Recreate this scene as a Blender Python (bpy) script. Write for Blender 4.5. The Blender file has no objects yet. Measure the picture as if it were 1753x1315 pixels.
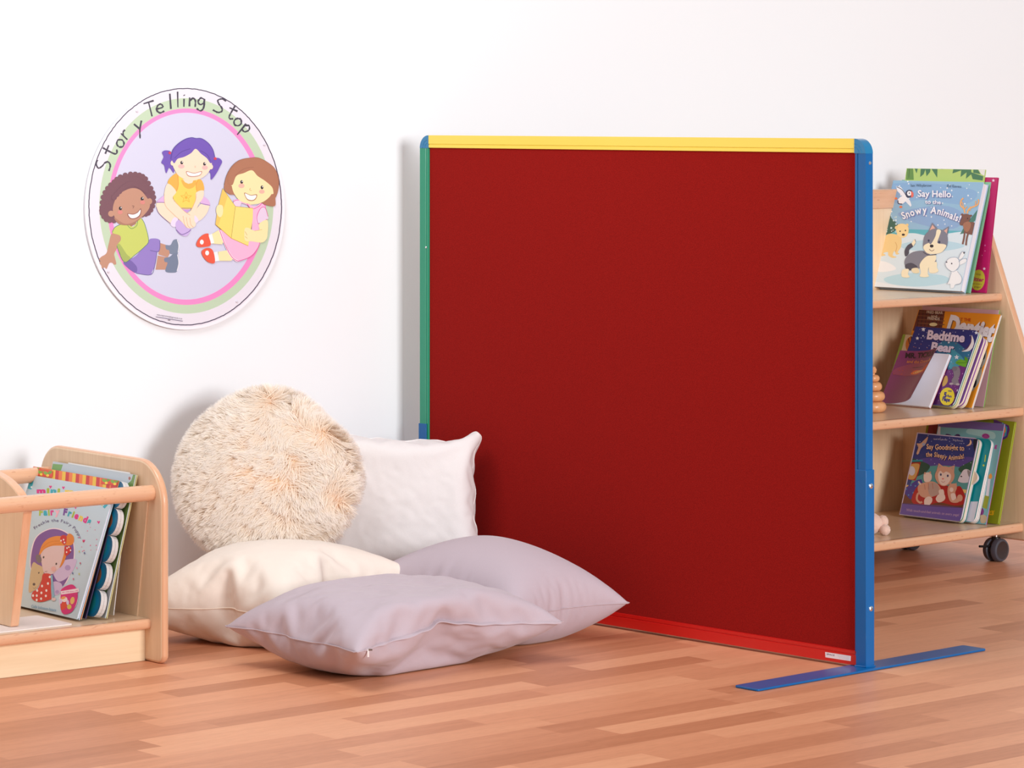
import bpy, bmesh, math, random
import numpy as np
from mathutils import Vector, Matrix
from mathutils.geometry import tessellate_polygon
R = math.radians
random.seed(4)
SC = bpy.context.scene
COL = SC.collection
# ---------------------------------------------------------------- camera model (metres; level camera, lens shifted down)
FP, HC, CX, HY = 5560.0, 1.282, 876.5, 192.0

def ray(px, py):
    return Vector((0, 0, HC)), Vector(((px - CX) / FP, 1.0, -(py - HY) / FP))

def s2l(c):
    c = c / 255.0
    return c / 12.92 if c <= 0.04045 else ((c + 0.055) / 1.055) ** 2.4

def rgb(r, g=None, b=None):
    if g is None:
        r, g, b = r
    return (s2l(r), s2l(g), s2l(b), 1.0)

# ---------------------------------------------------------------- materials
MATS = {}
def newmat(name):
    m = bpy.data.materials.new(name); m.use_nodes = True
    nt = m.node_tree
    return m, nt, nt.nodes['Principled BSDF'], nt.links

def plain(name, col, rough=0.5, metal=0.0, coat=0.0, spec=0.5, sheen=0.0):
    if name in MATS: return MATS[name]
    m, nt, b, L = newmat(name)
    b.inputs['Base Color'].default_value = rgb(col)
    b.inputs['Roughness'].default_value = rough
    b.inputs['Metallic'].default_value = metal
    b.inputs['Coat Weight'].default_value = coat
    b.inputs['Coat Roughness'].default_value = 0.12
    b.inputs['Specular IOR Level'].default_value = spec
    b.inputs['Sheen Weight'].default_value = sheen
    MATS[name] = m
    return m

def N(nt, t, **kw):
    n = nt.nodes.new(t)
    for k, v in kw.items():
        setattr(n, k, v)
    return n

def ramp(nt, stops):
    r = nt.nodes.new('ShaderNodeValToRGB')
    e = r.color_ramp.elements
    while len(e) > 1: e.remove(e[-1])
    e[0].position = stops[0][0]; e[0].color = stops[0][1]
    for p, c in stops[1:]:
        x = e.new(p); x.color = c
    return r

def wood(name, c1, c2, axis='Z', scale=1.0, rough=0.38, spots=None, coat=0.15):
    m, nt, b, L = newmat(name)
    tc = N(nt, 'ShaderNodeTexCoord')
    mp = N(nt, 'ShaderNodeMapping')
    s = {'X': (3, 90, 90), 'Y': (90, 3, 90), 'Z': (90, 90, 3)}[axis]
    mp.inputs['Scale'].default_value = [q * scale for q in s]
    L.new(tc.outputs['Object'], mp.inputs['Vector'])
    n1 = N(nt, 'ShaderNodeTexNoise'); n1.inputs['Scale'].default_value = 1.0; n1.inputs['Detail'].default_value = 5; n1.inputs['Roughness'].default_value = 0.65
    L.new(mp.outputs[0], n1.inputs['Vector'])
    mp2 = N(nt, 'ShaderNodeMapping'); mp2.inputs['Scale'].default_value = [max(1.2, q * 0.06) * scale for q in s]
    L.new(tc.outputs['Object'], mp2.inputs['Vector'])
    n2 = N(nt, 'ShaderNodeTexNoise'); n2.inputs['Scale'].default_value = 2.0; n2.inputs['Detail'].default_value = 3; n2.inputs['Distortion'].default_value = 0.6
    L.new(mp2.outputs[0], n2.inputs['Vector'])
    mx = N(nt, 'ShaderNodeMix', data_type='FLOAT'); mx.inputs[0].default_value = 0.45
    L.new(n1.outputs['Fac'], mx.inputs[2]); L.new(n2.outputs['Fac'], mx.inputs[3])
    r = ramp(nt, [(0.3, rgb(c1)), (0.7, rgb(c2))])
    L.new(mx.outputs[0], r.inputs[0])
    out = r.outputs[0]
    if spots:
        mp3 = N(nt, 'ShaderNodeMapping'); mp3.inputs['Scale'].default_value = {'X': (50, 260, 260), 'Y': (260, 50, 260), 'Z': (260, 260, 50)}[axis]
        L.new(tc.outputs['Object'], mp3.inputs['Vector'])
        v = N(nt, 'ShaderNodeTexNoise'); v.inputs['Scale'].default_value = 1.0; v.inputs['Detail'].default_value = 1
        L.new(mp3.outputs[0], v.inputs['Vector'])
        rr = ramp(nt, [(0.66, (0, 0, 0, 1)), (0.74, (1, 1, 1, 1))]); L.new(v.outputs['Fac'], rr.inputs[0])
        mm = N(nt, 'ShaderNodeMix', data_type='RGBA'); mm.inputs[7].default_value = rgb(spots)
        ml = N(nt, 'ShaderNodeMath', operation='MULTIPLY'); ml.inputs[1].default_value = 0.5
        L.new(rr.outputs[0], ml.inputs[0]); L.new(ml.outputs[0], mm.inputs[0]); L.new(out, mm.inputs[6]); out = mm.outputs[2]
    L.new(out, b.inputs['Base Color'])
    b.inputs['Roughness'].default_value = rough
    b.inputs['Coat Weight'].default_value = coat; b.inputs['Coat Roughness'].default_value = 0.2
    MATS[name] = m
    return m

def printmat():
    m, nt, b, L = newmat('printed_card')
    a = N(nt, 'ShaderNodeAttribute'); a.attribute_name = 'Col'
    L.new(a.outputs['Color'], b.inputs['Base Color'])
    b.inputs['Roughness'].default_value = 0.36
    b.inputs['Coat Weight'].default_value = 0.08
    return m

def pagesmat():
    m, nt, b, L = newmat('paper_pages')
    a = N(nt, 'ShaderNodeAttribute'); a.attribute_name = 'Col'
    tc = N(nt, 'ShaderNodeTexCoord')
    mp = N(nt, 'ShaderNodeMapping'); mp.inputs['Scale'].default_value = (2, 2, 1400)
    L.new(tc.outputs['Object'], mp.inputs[0])
    n = N(nt, 'ShaderNodeTexNoise'); n.inputs['Scale'].default_value = 1.0; n.inputs['Detail'].default_value = 2
    L.new(mp.outputs[0], n.inputs['Vector'])
    r = ramp(nt, [(0.35, (0.62, 0.6, 0.6, 1)), (0.6, (1, 1, 1, 1))]); L.new(n.outputs['Fac'], r.inputs[0])
    mm = N(nt, 'ShaderNodeMix', data_type='RGBA', blend_type='MULTIPLY'); mm.inputs[0].default_value = 0.8
    L.new(a.outputs['Color'], mm.inputs[6]); L.new(r.outputs[0], mm.inputs[7])
    L.new(mm.outputs[2], b.inputs['Base Color']); b.inputs['Roughness'].default_value = 0.8
    return m

def fabric(name, col, scale=1400, bump=0.25, rough=0.85, var=0.06, sheen=0.2):
    m, nt, b, L = newmat(name)
    tc = N(nt, 'ShaderNodeTexCoord')
    n = N(nt, 'ShaderNodeTexNoise'); n.inputs['Scale'].default_value = scale; n.inputs['Detail'].default_value = 2
    L.new(tc.outputs['Object'], n.inputs['Vector'])
    c = rgb(col)
    lo = tuple(x * (1 - var) for x in c[:3]) + (1,); hi = tuple(min(1, x * (1 + var)) for x in c[:3]) + (1,)
    r = ramp(nt, [(0.3, lo), (0.7, hi)]); L.new(n.outputs['Fac'], r.inputs[0]); L.new(r.outputs[0], b.inputs['Base Color'])
    n2 = N(nt, 'ShaderNodeTexNoise'); n2.inputs['Scale'].default_value = 14; n2.inputs['Detail'].default_value = 3; n2.inputs['Distortion'].default_value = 0.5
    L.new(tc.outputs['Object'], n2.inputs['Vector'])
    ad = N(nt, 'ShaderNodeMath', operation='MULTIPLY_ADD'); ad.inputs[1].default_value = 0.12
    L.new(n.outputs['Fac'], ad.inputs[0]); L.new(n2.outputs['Fac'], ad.inputs[2])
    bp = N(nt, 'ShaderNodeBump'); bp.inputs['Strength'].default_value = bump; bp.inputs['Distance'].default_value = 0.006
    L.new(ad.outputs[0], bp.inputs['Height']); L.new(bp.outputs[0], b.inputs['Normal'])
    b.inputs['Roughness'].default_value = rough; b.inputs['Sheen Weight'].default_value = sheen
    b.inputs['Specular IOR Level'].default_value = 0.2
    MATS[name] = m
    return m

def floormat(angle):
    m, nt, b, L = newmat('beech_strip_floor')
    tc = N(nt, 'ShaderNodeTexCoord')
    mp = N(nt, 'ShaderNodeMapping'); mp.vector_type = 'POINT'; mp.inputs['Rotation'].default_value = (0, 0, -angle)
    L.new(tc.outputs['Object'], mp.inputs[0])
    sp = N(nt, 'ShaderNodeSeparateXYZ'); L.new(mp.outputs[0], sp.inputs[0])
    def M(op, a, bb=None, c=None):
        x = N(nt, 'ShaderNodeMath', operation=op)
        for i, v in enumerate((a, bb, c)):
            if v is None: continue
            if isinstance(v, (int, float)): x.inputs[i].default_value = v
            else: L.new(v, x.inputs[i])
        return x.outputs[0]
    rowf = M('DIVIDE', sp.outputs['Y'], 0.086)
    row = M('FLOOR', rowf)
    wn = N(nt, 'ShaderNodeTexWhiteNoise', noise_dimensions='1D'); L.new(row, wn.inputs['W'])
    off = M('MULTIPLY', wn.outputs['Value'], 7.3)
    al = M('ADD', M('DIVIDE', sp.outputs['X'], 0.52), off)
    ix = M('FLOOR', al)
    cb = N(nt, 'ShaderNodeCombineXYZ'); L.new(row, cb.inputs[0]); L.new(ix, cb.inputs[1])
    w2 = N(nt, 'ShaderNodeTexWhiteNoise', noise_dimensions='2D'); L.new(cb.outputs[0], w2.inputs['Vector'])
    # grain: stretched noise, shifted per strip
    sh = N(nt, 'ShaderNodeVectorMath', operation='MULTIPLY_ADD'); sh.inputs[1].default_value = (9, 9, 9)
    L.new(w2.outputs['Color'], sh.inputs[0]); L.new(mp.outputs[0], sh.inputs[2])
    g = N(nt, 'ShaderNodeMapping'); g.inputs['Scale'].default_value = (2.2, 26, 1); L.new(sh.outputs[0], g.inputs[0])
    n1 = N(nt, 'ShaderNodeTexNoise'); n1.inputs['Scale'].default_value = 1.4; n1.inputs['Detail'].default_value = 6; n1.inputs['Distortion'].default_value = 0.8; n1.inputs['Roughness'].default_value = 0.6
    L.new(g.outputs[0], n1.inputs['Vector'])
    tone = M('ADD', M('MULTIPLY', w2.outputs['Value'], 0.62), M('MULTIPLY', n1.outputs['Fac'], 0.42))
    r = ramp(nt, [(0.12, rgb(188, 121, 86)), (0.42, rgb(210, 141, 105)), (0.62, rgb(224, 155, 117)), (0.95, rgb(238, 173, 133))])
    L.new(tone, r.inputs[0])
    # fine flecks
    g2 = N(nt, 'ShaderNodeMapping'); g2.inputs['Scale'].default_value = (30, 260, 1); L.new(sh.outputs[0], g2.inputs[0])
    n2 = N(nt, 'ShaderNodeTexNoise'); n2.inputs['Scale'].default_value = 1.0; n2.inputs['Detail'].default_value = 2
    L.new(g2.outputs[0], n2.inputs['Vector'])
    r2 = ramp(nt, [(0.3, (0.86, 0.84, 0.82, 1)), (0.55, (1, 1, 1, 1))]); L.new(n2.outputs['Fac'], r2.inputs[0])
    mm = N(nt, 'ShaderNodeMix', data_type='RGBA', blend_type='MULTIPLY'); mm.inputs[0].default_value = 0.6
    L.new(r.outputs[0], mm.inputs[6]); L.new(r2.outputs[0], mm.inputs[7])
    L.new(mm.outputs[2], b.inputs['Base Color'])
    b.inputs['Roughness'].default_value = 0.42; b.inputs['Specular IOR Level'].default_value = 0.35
    return m

# ---------------------------------------------------------------- objects
def tag(o, label=None, cat=None, group=None, kind=None):
    if label: o['label'] = label
    if cat: o['category'] = cat
    if group: o['group'] = group
    if kind: o['kind'] = kind
    return o

def empty(name, loc=(0, 0, 0), rz=0.0, mat=None):
    o = bpy.data.objects.new(name, None); COL.objects.link(o)
    o.empty_display_size = 0.05
    if mat is not None: o.matrix_world = mat
    else:
        o.location = loc; o.rotation_euler = (0, 0, rz)
    return o

class MB:
    """collects polygons (with material index and colour) for ONE mesh object"""
    def __init__(s):
        s.v = []; s.f = []; s.m = []; s.c = []; s.mats = []
    def mi(s, m):
        if m not in s.mats: s.mats.append(m)
        return s.mats.index(m)
    def add(s, vs, fs, m, col=(1, 1, 1, 1)):
        k = len(s.v); i = s.mi(m)
        s.v += [tuple(p) for p in vs]
        for f in fs:
            s.f.append([q + k for q in f]); s.m.append(i); s.c.append(col)
    def box(s, a, b, m, col=(1, 1, 1, 1)):
        x0, y0, z0 = a; x1, y1, z1 = b
        vs = [(x0,y0,z0),(x1,y0,z0),(x1,y1,z0),(x0,y1,z0),(x0,y0,z1),(x1,y0,z1),(x1,y1,z1),(x0,y1,z1)]
        s.add(vs, [(0,3,2,1),(4,5,6,7),(0,1,5,4),(1,2,6,5),(2,3,7,6),(3,0,4,7)], m, col)
    def prism(s, poly, ax, a, b, m, col=(1, 1, 1, 1), msides=None):
        """extrude a 2D outline along axis ax (0,1,2) from a to b"""
        n = len(poly)
        def P(q, t):
            if ax == 0: return (t, q[0], q[1])
            if ax == 1: return (q[0], t, q[1])
            return (q[0], q[1], t)
        vs = [P(q, a) for q in poly] + [P(q, b) for q in poly]
        ar = sum(poly[i][0]*poly[(i+1) % n][1]-poly[(i+1) % n][0]*poly[i][1] for i in range(n))
        flip = (ar < 0) != (ax == 1)
        if b < a: flip = not flip
        caps = [list(range(n))[::-1], list(range(n, 2*n))]
        sides = [[i, (i+1) % n, n+(i+1) % n, n+i] for i in range(n)]
        if flip:
            caps = [c[::-1] for c in caps]; sides = [c[::-1] for c in sides]
        s.add(vs, caps, m, col); k = len(s.v) - 2*n
        i = s.mi(msides or m)
        for f in sides:
            s.f.append([q + k for q in f]); s.m.append(i); s.c.append(col)
    def tube(s, pts, r, m, col=(1, 1, 1, 1), n=16, closed=False, caps=True, rads=None):
        pts = [Vector(p) for p in pts]; K = len(pts); vs = []; fs = []
        up = None
        for i, p in enumerate(pts):
            if closed: t = pts[(i+1) % K] - pts[i-1]
            else: t = pts[min(i+1, K-1)] - pts[max(i-1, 0)]
            t.normalize()
            if up is None:
                up = t.orthogonal().normalized()
            up = (up - t * up.dot(t)).normalized()
            w = t.cross(up)
            rr = rads[i] if rads else r
            for j in range(n):
                a = 2*math.pi*j/n
                vs.append(p + (up*math.cos(a) + w*math.sin(a))*rr)
        for i in range(K if closed else K-1):
            for j in range(n):
                a = i*n + j; b = i*n + (j+1) % n; c = ((i+1) % K)*n + (j+1) % n; d = ((i+1) % K)*n + j
                fs.append((a, b, c, d))
        if caps and not closed:
            fs.append(tuple(range(n))[::-1]); fs.append(tuple(range((K-1)*n, K*n)))
        s.add(vs, fs, m, col)
    def lathe(s, prof, c, ax, m, col=(1, 1, 1, 1), n=32):
        """revolve (radius, height) profile around axis vector ax through c"""
        c = Vector(c); ax = Vector(ax).normalized(); e = ax.orthogonal().normalized(); g = ax.cross(e)
        vs = []; fs = []
        for (r, h) in prof:
            for j in range(n):
                a = 2*math.pi*j/n
                vs.append(c + ax*h + (e*math.cos(a) + g*math.sin(a))*max(r, 1e-5))
        for i in range(len(prof)-1):
            for j in range(n):
                fs.append((i*n+j, i*n+(j+1) % n, (i+1)*n+(j+1) % n, (i+1)*n+j))
        s.add(vs, fs, m, col)
    def build(s, name, parent=None, smooth=True, bevel=0.0, angle=35, subsurf=0):
        me = bpy.data.meshes.new(name)
        me.from_pydata(s.v, [], s.f)
        for m in s.mats: me.materials.append(m)
        me.polygons.foreach_set('material_index', s.m)
        ca = me.color_attributes.new('Col', 'FLOAT_COLOR', 'CORNER')
        arr = np.empty((len(me.loops), 4), np.float32); k = 0
        for f, c in zip(s.f, s.c):
            arr[k:k+len(f)] = c; k += len(f)
        ca.data.foreach_set('color', arr.ravel())
        if smooth:
            me.polygons.foreach_set('use_smooth', [True]*len(s.f))
        me.update()
        o = bpy.data.objects.new(name, me); COL.objects.link(o)
        if parent is not None: o.parent = parent
        if smooth:
            try: me.set_sharp_from_angle(angle=R(angle))
            except Exception: pass
        if bevel:
            bm = o.modifiers.new('bevel', 'BEVEL'); bm.width = bevel; bm.segments = 3; bm.limit_method = 'ANGLE'; bm.angle_limit = R(40)
            bm.harden_normals = False
        if subsurf:
            sm = o.modifiers.new('sub', 'SUBSURF'); sm.levels = subsurf; sm.render_levels = subsurf
        return o

def rounded(poly, rads, n=8):
    """round the corners of a 2D polygon; rads per vertex"""
    out = []; K = len(poly)
    for i in range(K):
        p = Vector(poly[i]); a = Vector(poly[i-1]); b = Vector(poly[(i+1) % K]); r = rads[i]
        if r <= 0: out.append(tuple(p)); continue
        d1 = (a-p).normalized(); d2 = (b-p).normalized()
        ang = d1.angle(d2); t = r/math.tan(ang/2)
        t = min(t, (a-p).length*0.49, (b-p).length*0.49); r2 = t*math.tan(ang/2)
        c = p + (d1+d2).normalized()*(r2/math.sin(ang/2))
        s0 = p + d1*t; s1 = p + d2*t
        a0 = math.atan2(s0.y-c.y, s0.x-c.x); a1 = math.atan2(s1.y-c.y, s1.x-c.x)
        while a1-a0 > math.pi: a1 -= 2*math.pi
        while a1-a0 < -math.pi: a1 += 2*math.pi
        for k in range(n+1):
            q = a0 + (a1-a0)*k/n
            out.append((c.x+r2*math.cos(q), c.y+r2*math.sin(q)))
    return out

class Frame:
    """furniture frame: x runs along the furniture (to the right and away), y away from the camera, z up"""
    def __init__(s, x, y, theta):
        s.o = Vector((x, y, 0)); s.th = theta; t = R(theta)
        s.u = Vector((math.sin(t), math.cos(t), 0)); s.w = Vector((-math.cos(t), math.sin(t), 0))
        s.rz = R(90-theta)
    def to_local(s, p):
        d = Vector(p) - s.o
        return Vector((d.dot(s.u), d.dot(s.w), d.z))
    def to_world(s, p):
        return s.o + s.u*p[0] + s.w*p[1] + Vector((0, 0, p[2]))
    def hit(s, px, py, axis, val):
        o, d = ray(px, py)
        lo = s.to_local(o); ld = Vector((d.dot(s.u), d.dot(s.w), d.z))
        t = (val - lo[axis])/ld[axis]
        return lo + ld*t

# ---------------------------------------------------------------- 2D artwork on flat surfaces
_glyph = {}
def glyph(ch, bold=0.0, shear=0.0):
    key = (ch, bold, shear)
    if key in _glyph: return _glyph[key]
    cu = bpy.data.curves.new('t', 'FONT'); cu.body = ch; cu.size = 1.0; cu.offset = bold; cu.shear = shear
    cu.fill_mode = 'FRONT'; cu.resolution_u = 3
    ob = bpy.data.objects.new('t', cu); COL.objects.link(ob)
    dg = bpy.context.evaluated_depsgraph_get()
    me = ob.evaluated_get(dg).to_mesh()
    vs = [(v.co.x, v.co.y) for v in me.vertices]
    fs = [list(p.vertices) for p in me.polygons]
    ob.evaluated_get(dg).to_mesh_clear()
    bpy.data.objects.remove(ob); bpy.data.curves.remove(cu)
    _glyph[key] = (vs, fs)
    return _glyph[key]

def spline(pts, n=5, closed=True):
    K = len(pts); out = []
    rng = range(K) if closed else range(K-1)
    for i in rng:
        p0 = pts[i-1] if (closed or i > 0) else pts[i]
        p1 = pts[i]; p2 = pts[(i+1) % K]
        p3 = pts[(i+2) % K] if (closed or i+2 < K) else p2
        for k in range(n):
            t = k/n; t2 = t*t; t3 = t2*t
            out.append(tuple(0.5*((2*p1[j]) + (-p0[j]+p2[j])*t + (2*p0[j]-5*p1[j]+4*p2[j]-p3[j])*t2 + (-p0[j]+3*p1[j]-3*p2[j]+p3[j])*t3) for j in (0, 1)))
    if not closed: out.append(tuple(pts[-1]))
    return out

def clip(poly, edges):
    for (nx, ny, c) in edges:                       # keep nx*x+ny*y <= c
        out = []
        for i in range(len(poly)):
            a = poly[i-1]; b = poly[i]
            da = nx*a[0]+ny*a[1]-c; db = nx*b[0]+ny*b[1]-c
            if da <= 0 and db <= 0: out.append(b)
            elif da <= 0 or db <= 0:
                t = da/(da-db); q = (a[0]+(b[0]-a[0])*t, a[1]+(b[1]-a[1])*t)
                out.append(q)
                if db <= 0: out.append(b)
        poly = out
        if len(poly) < 3: return []
    return poly

class Art:
    """flat printed artwork: coordinates are given in some drawing frame and mapped onto the surface"""
    def __init__(s, fmap, bounds=None, step=2.2e-5, ink=1.0):
        s.ink = ink
        s.map = fmap; s.k = 1; s.tris = []; s.step = step; s.tr = (0, 0, 1)
        s.edges = None
        if bounds:
            x0, y0, x1, y1 = bounds
            s.edges = [(1, 0, x1), (-1, 0, -x0), (0, 1, y1), (0, -1, -y0)]
    def zoom(s, x, y, k): s.tr = (x, y, k)
    def P(s, p): return s.map(s.tr[0]+p[0]*s.tr[2], s.tr[1]+p[1]*s.tr[2])
    def _emit(s, pts2, faces, col):
        z = s.k*s.step
        for f in faces:
            poly = [pts2[i] for i in f]
            if s.edges: poly = clip(poly, s.edges)
            if len(poly) < 3: continue
            s.tris.append(([(p[0], p[1], z) for p in poly], tuple(c*s.ink for c in col[:3])+(1.0,)))
    def poly(s, pts, col, smooth=False):
        if smooth: pts = spline(pts)
        q = [s.P(p) for p in pts]
        tri = tessellate_polygon([[Vector((p[0], p[1], 0)) for p in q]])
        s._emit(q, tri, rgb(col)); s.k += 1
    def blob(s, pts, col): s.poly(pts, col, True)
    def ell(s, cx, cy, rx, ry, col, rot=0, n=28):
        c, d = math.cos(R(rot)), math.sin(R(rot))
        s.poly([(cx+rx*math.cos(a)*c-ry*math.sin(a)*d, cy+rx*math.cos(a)*d+ry*math.sin(a)*c) for a in [2*math.pi*i/n for i in range(n)]], col)
    def ring(s, cx, cy, rx, ry, w, col, n=96, jit=0):
        o = []; i_ = []
        for k in range(n):
            a = 2*math.pi*k/n; j = random.uniform(-jit, jit)
            o.append(s.P((cx+(rx+j)*math.cos(a), cy+(ry+j)*math.sin(a)))); i_.append(s.P((cx+(rx-w+j)*math.cos(a), cy+(ry-w+j)*math.sin(a))))
        s._emit(o+i_, [(k, (k+1) % n, n+(k+1) % n, n+k) for k in range(n)], rgb(col)); s.k += 1
    def line(s, pts, w, col, smooth=True, closed=False, jit=0.0):
        if smooth and len(pts) > 2: pts = spline(pts, 5, closed)
        K = len(pts); a = []; b = []
        for i, p in enumerate(pts):
            if closed: q0, q1 = pts[i-1], pts[(i+1) % K]
            else: q0, q1 = pts[max(i-1, 0)], pts[min(i+1, K-1)]
            dx, dy = q1[0]-q0[0], q1[1]-q0[1]; l = math.hypot(dx, dy) or 1
            ww = w/2*(1+random.uniform(-jit, jit))
            a.append(s.P((p[0]-dy/l*ww, p[1]+dx/l*ww))); b.append(s.P((p[0]+dy/l*ww, p[1]-dx/l*ww)))
        M_ = K if closed else K-1
        s._emit(a+b, [(i, (i+1) % K, K+(i+1) % K, K+i) for i in range(M_)], rgb(col)); s.k += 1
    def text(s, body, p0, p1, h, col, bold=0.0, shear=0.0, fit=True, lean=0.0):
        """straight line of text from p0 to p1 (baseline), cap height h"""
        vs, fs = glyph(body, bold, shear)
        if not vs: return
        x0 = min(v[0] for v in vs); x1 = max(v[0] for v in vs)
        dx, dy = p1[0]-p0[0], p1[1]-p0[1]; l = math.hypot(dx, dy)
        sx = l/(x1-x0) if fit else h/0.7; sy = h/0.7
        ux, uy = dx/l, dy/l; wx, wy = uy, -ux              # up in image coordinates (y down)
        wx, wy = wx*math.cos(lean)+ux*math.sin(lean), wy*math.cos(lean)+uy*math.sin(lean)
        q = [s.P((p0[0]+ux*(v[0]-x0)*sx+wx*v[1]*sy, p0[1]+uy*(v[0]-x0)*sx+wy*v[1]*sy)) for v in vs]
        s._emit(q, fs, rgb(col)); s.k += 1
    def arctext(s, body, path, h, col, bold=0.0, cols=None, lean=0.0):
        """letters spread evenly along a smooth path (baseline)"""
        pts = spline(path, 12, False); L = [0]
        for i in range(1, len(pts)): L.append(L[-1]+math.hypot(pts[i][0]-pts[i-1][0], pts[i][1]-pts[i-1][1]))
        wd = []
        for ch in body:
            if ch == ' ': wd.append(0.32); continue
            vs, fs = glyph(ch, bold); wd.append(max(v[0] for v in vs)-min(v[0] for v in vs)+0.09)
        tot = sum(wd)-0.09; sx = L[-1]/tot; sy = h/0.7; cur = 0; ci = 0
        for ch, w in zip(body, wd):
            if ch == ' ': cur += w; continue
            vs, fs = glyph(ch, bold); x0 = min(v[0] for v in vs)
            mid = (cur+(w-0.09)/2)*sx
            i = max(1, min(len(pts)-1, next((k for k in range(len(L)) if L[k] >= mid), len(L)-1)))
            t = (mid-L[i-1])/((L[i]-L[i-1]) or 1)
            cx = pts[i-1][0]+(pts[i][0]-pts[i-1][0])*t; cy = pts[i-1][1]+(pts[i][1]-pts[i-1][1])*t
            a = math.atan2(pts[i][1]-pts[i-1][1], pts[i][0]-pts[i-1][0]); ux, uy = math.cos(a), math.sin(a)
            wx, wy = uy+ux*lean, -ux+uy*lean
            hw = (w-0.09)/2
            q = [s.P((cx+ux*(v[0]-x0-hw)*sx+wx*v[1]*sy, cy+uy*(v[0]-x0-hw)*sx+wy*v[1]*sy)) for v in vs]
            s._emit(q, fs, rgb(cols[ci % len(cols)] if cols else col)); ci += 1
            cur += w
        s.k += 1
    def star(s, cx, cy, r, col, n=5, inner=0.45, rot=-90):
        s.poly([(cx+(r if i % 2 == 0 else r*inner)*math.cos(R(rot+180*i/n)), cy+(r if i % 2 == 0 else r*inner)*math.sin(R(rot+180*i/n))) for i in range(2*n)], col)
    def dots(s, x0, y0, x1, y1, n, r0, r1, col, seed=1):
        rd = random.Random(seed)
        c = rgb(col)
        for _ in range(n):
            x, y, r = rd.uniform(x0, x1), rd.uniform(y0, y1), rd.uniform(r0, r1)
            q = [s.P((x+r*math.cos(a), y+r*math.sin(a))) for a in [math.pi*i/4 for i in range(8)]]
            s._emit(q, [tuple(range(8))], c)
        s.k += 1
    def put(s, mb, mat, z0=0.0, flip=False, conv=None, fine=0.0):
        tris = s.tris
        if fine:                                          # cut large pieces up so that they follow a curved sheet
            out = []; todo = [([p[0], p[i], p[i+1]], c) for p, c in tris for i in range(1, len(p)-1)]
            while todo:
                t, c = todo.pop(0)
                e = [math.hypot(t[i][0]-t[(i+1) % 3][0], t[i][1]-t[(i+1) % 3][1]) for i in range(3)]
                i = e.index(max(e))
                if e[i] < fine: out.append((t, c)); continue
                a, b, d = t[i], t[(i+1) % 3], t[(i+2) % 3]; m = tuple((a[k]+b[k])/2 for k in range(3))
                todo += [([a, m, d], c), ([m, b, d], c)]
            tris = out
        for pts, col in tris:
            p = [(a, b, c+z0) for a, b, c in pts]
            # orient towards +n
            ar = 0
            for i in range(len(p)):
                a, b = p[i-1], p[i]; ar += a[0]*b[1]-b[0]*a[1]
            if ar < 0: p = p[::-1]
            if conv: p = [conv(q) for q in p]
            mb.add(p, [list(range(len(p)))], mat, col)
DEBUG = False
# ================================================================ materials used
PRINT = printmat(); PAGES = pagesmat()
M_MAPLE_Z = wood('maple_laminate_vertical', (220, 187, 152), (242, 213, 181), 'Z')
M_MAPLE_X = wood('maple_laminate_long', (232, 204, 164), (248, 224, 188), 'X')
M_MAPLE_F = wood('maple_shelf_top', (212, 178, 146), (232, 202, 170), 'X', rough=0.3)
M_BEECH_X = wood('beech_lipping_long', (212, 160, 124), (227, 179, 145), 'X', spots=(180, 118, 84), rough=0.26, coat=0.5)
M_BEECH_Z = wood('beech_lipping_upright', (212, 158, 121), (227, 177, 142), 'Z', rough=0.3, coat=0.3)
M_WALL = None
C_BLUE = (0, 94, 160); C_GREEN = (0, 142, 106); C_YELLOW = (246, 218, 82); C_RED = (205, 20, 16)
M_BLUE = plain('blue_powder_coat', C_BLUE, 0.3, coat=0.15, spec=0.35)
M_CAP = plain('blue_plastic_cap', (0, 118, 170), 0.25, coat=0.5)
M_GREEN = plain('green_powder_coat', C_GREEN, 0.35, coat=0.3)
M_YELLOW = plain('yellow_powder_coat', C_YELLOW, 0.35, coat=0.3)
M_RED = plain('red_powder_coat', C_RED, 0.35, coat=0.3)
M_CHROME = plain('bright_steel', (225, 225, 228), 0.18, metal=1.0)
M_BLACK = plain('black_plastic', (26, 24, 28), 0.35)
M_DGREY = plain('dark_grey_tyre', (74, 74, 84), 0.3)

# ================================================================ setting
WALL_TH = 55.0
WALL_P = Vector((-0.282, 8.683, 0))
WF = Frame(WALL_P.x, WALL_P.y, WALL_TH)          # y away from the room, wall face at y = 0

def build_setting():
    m, nt, b, L = newmat('white_emulsion')
    tc = N(nt, 'ShaderNodeTexCoord')
    n = N(nt, 'ShaderNodeTexNoise'); n.inputs['Scale'].default_value = 260; n.inputs['Detail'].default_value = 3
    L.new(tc.outputs['Object'], n.inputs['Vector'])
    bp = N(nt, 'ShaderNodeBump'); bp.inputs['Strength'].default_value = 0.04; bp.inputs['Distance'].default_value = 0.002
    L.new(n.outputs['Fac'], bp.inputs['Height']); L.new(bp.outputs[0], b.inputs['Normal'])
    b.inputs['Base Color'].default_value = rgb(237, 240, 244); b.inputs['Roughness'].default_value = 0.55
    b.inputs['Specular IOR Level'].default_value = 0.3
    w = MB(); w.box((-6, 0, -0.02), (6, 0.12, 3.2), m)
    o = w.build('wall_back', smooth=False); o.location = WF.o; o.rotation_euler = (0, 0, WF.rz); tag(o, kind='structure')
    fm = floormat(R(90-49.0))
    f = MB(); f.box((-7, -1.5, -0.05), (7, 13.5, 0), fm)
    tag(f.build('floor', smooth=False), kind='structure')

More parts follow.
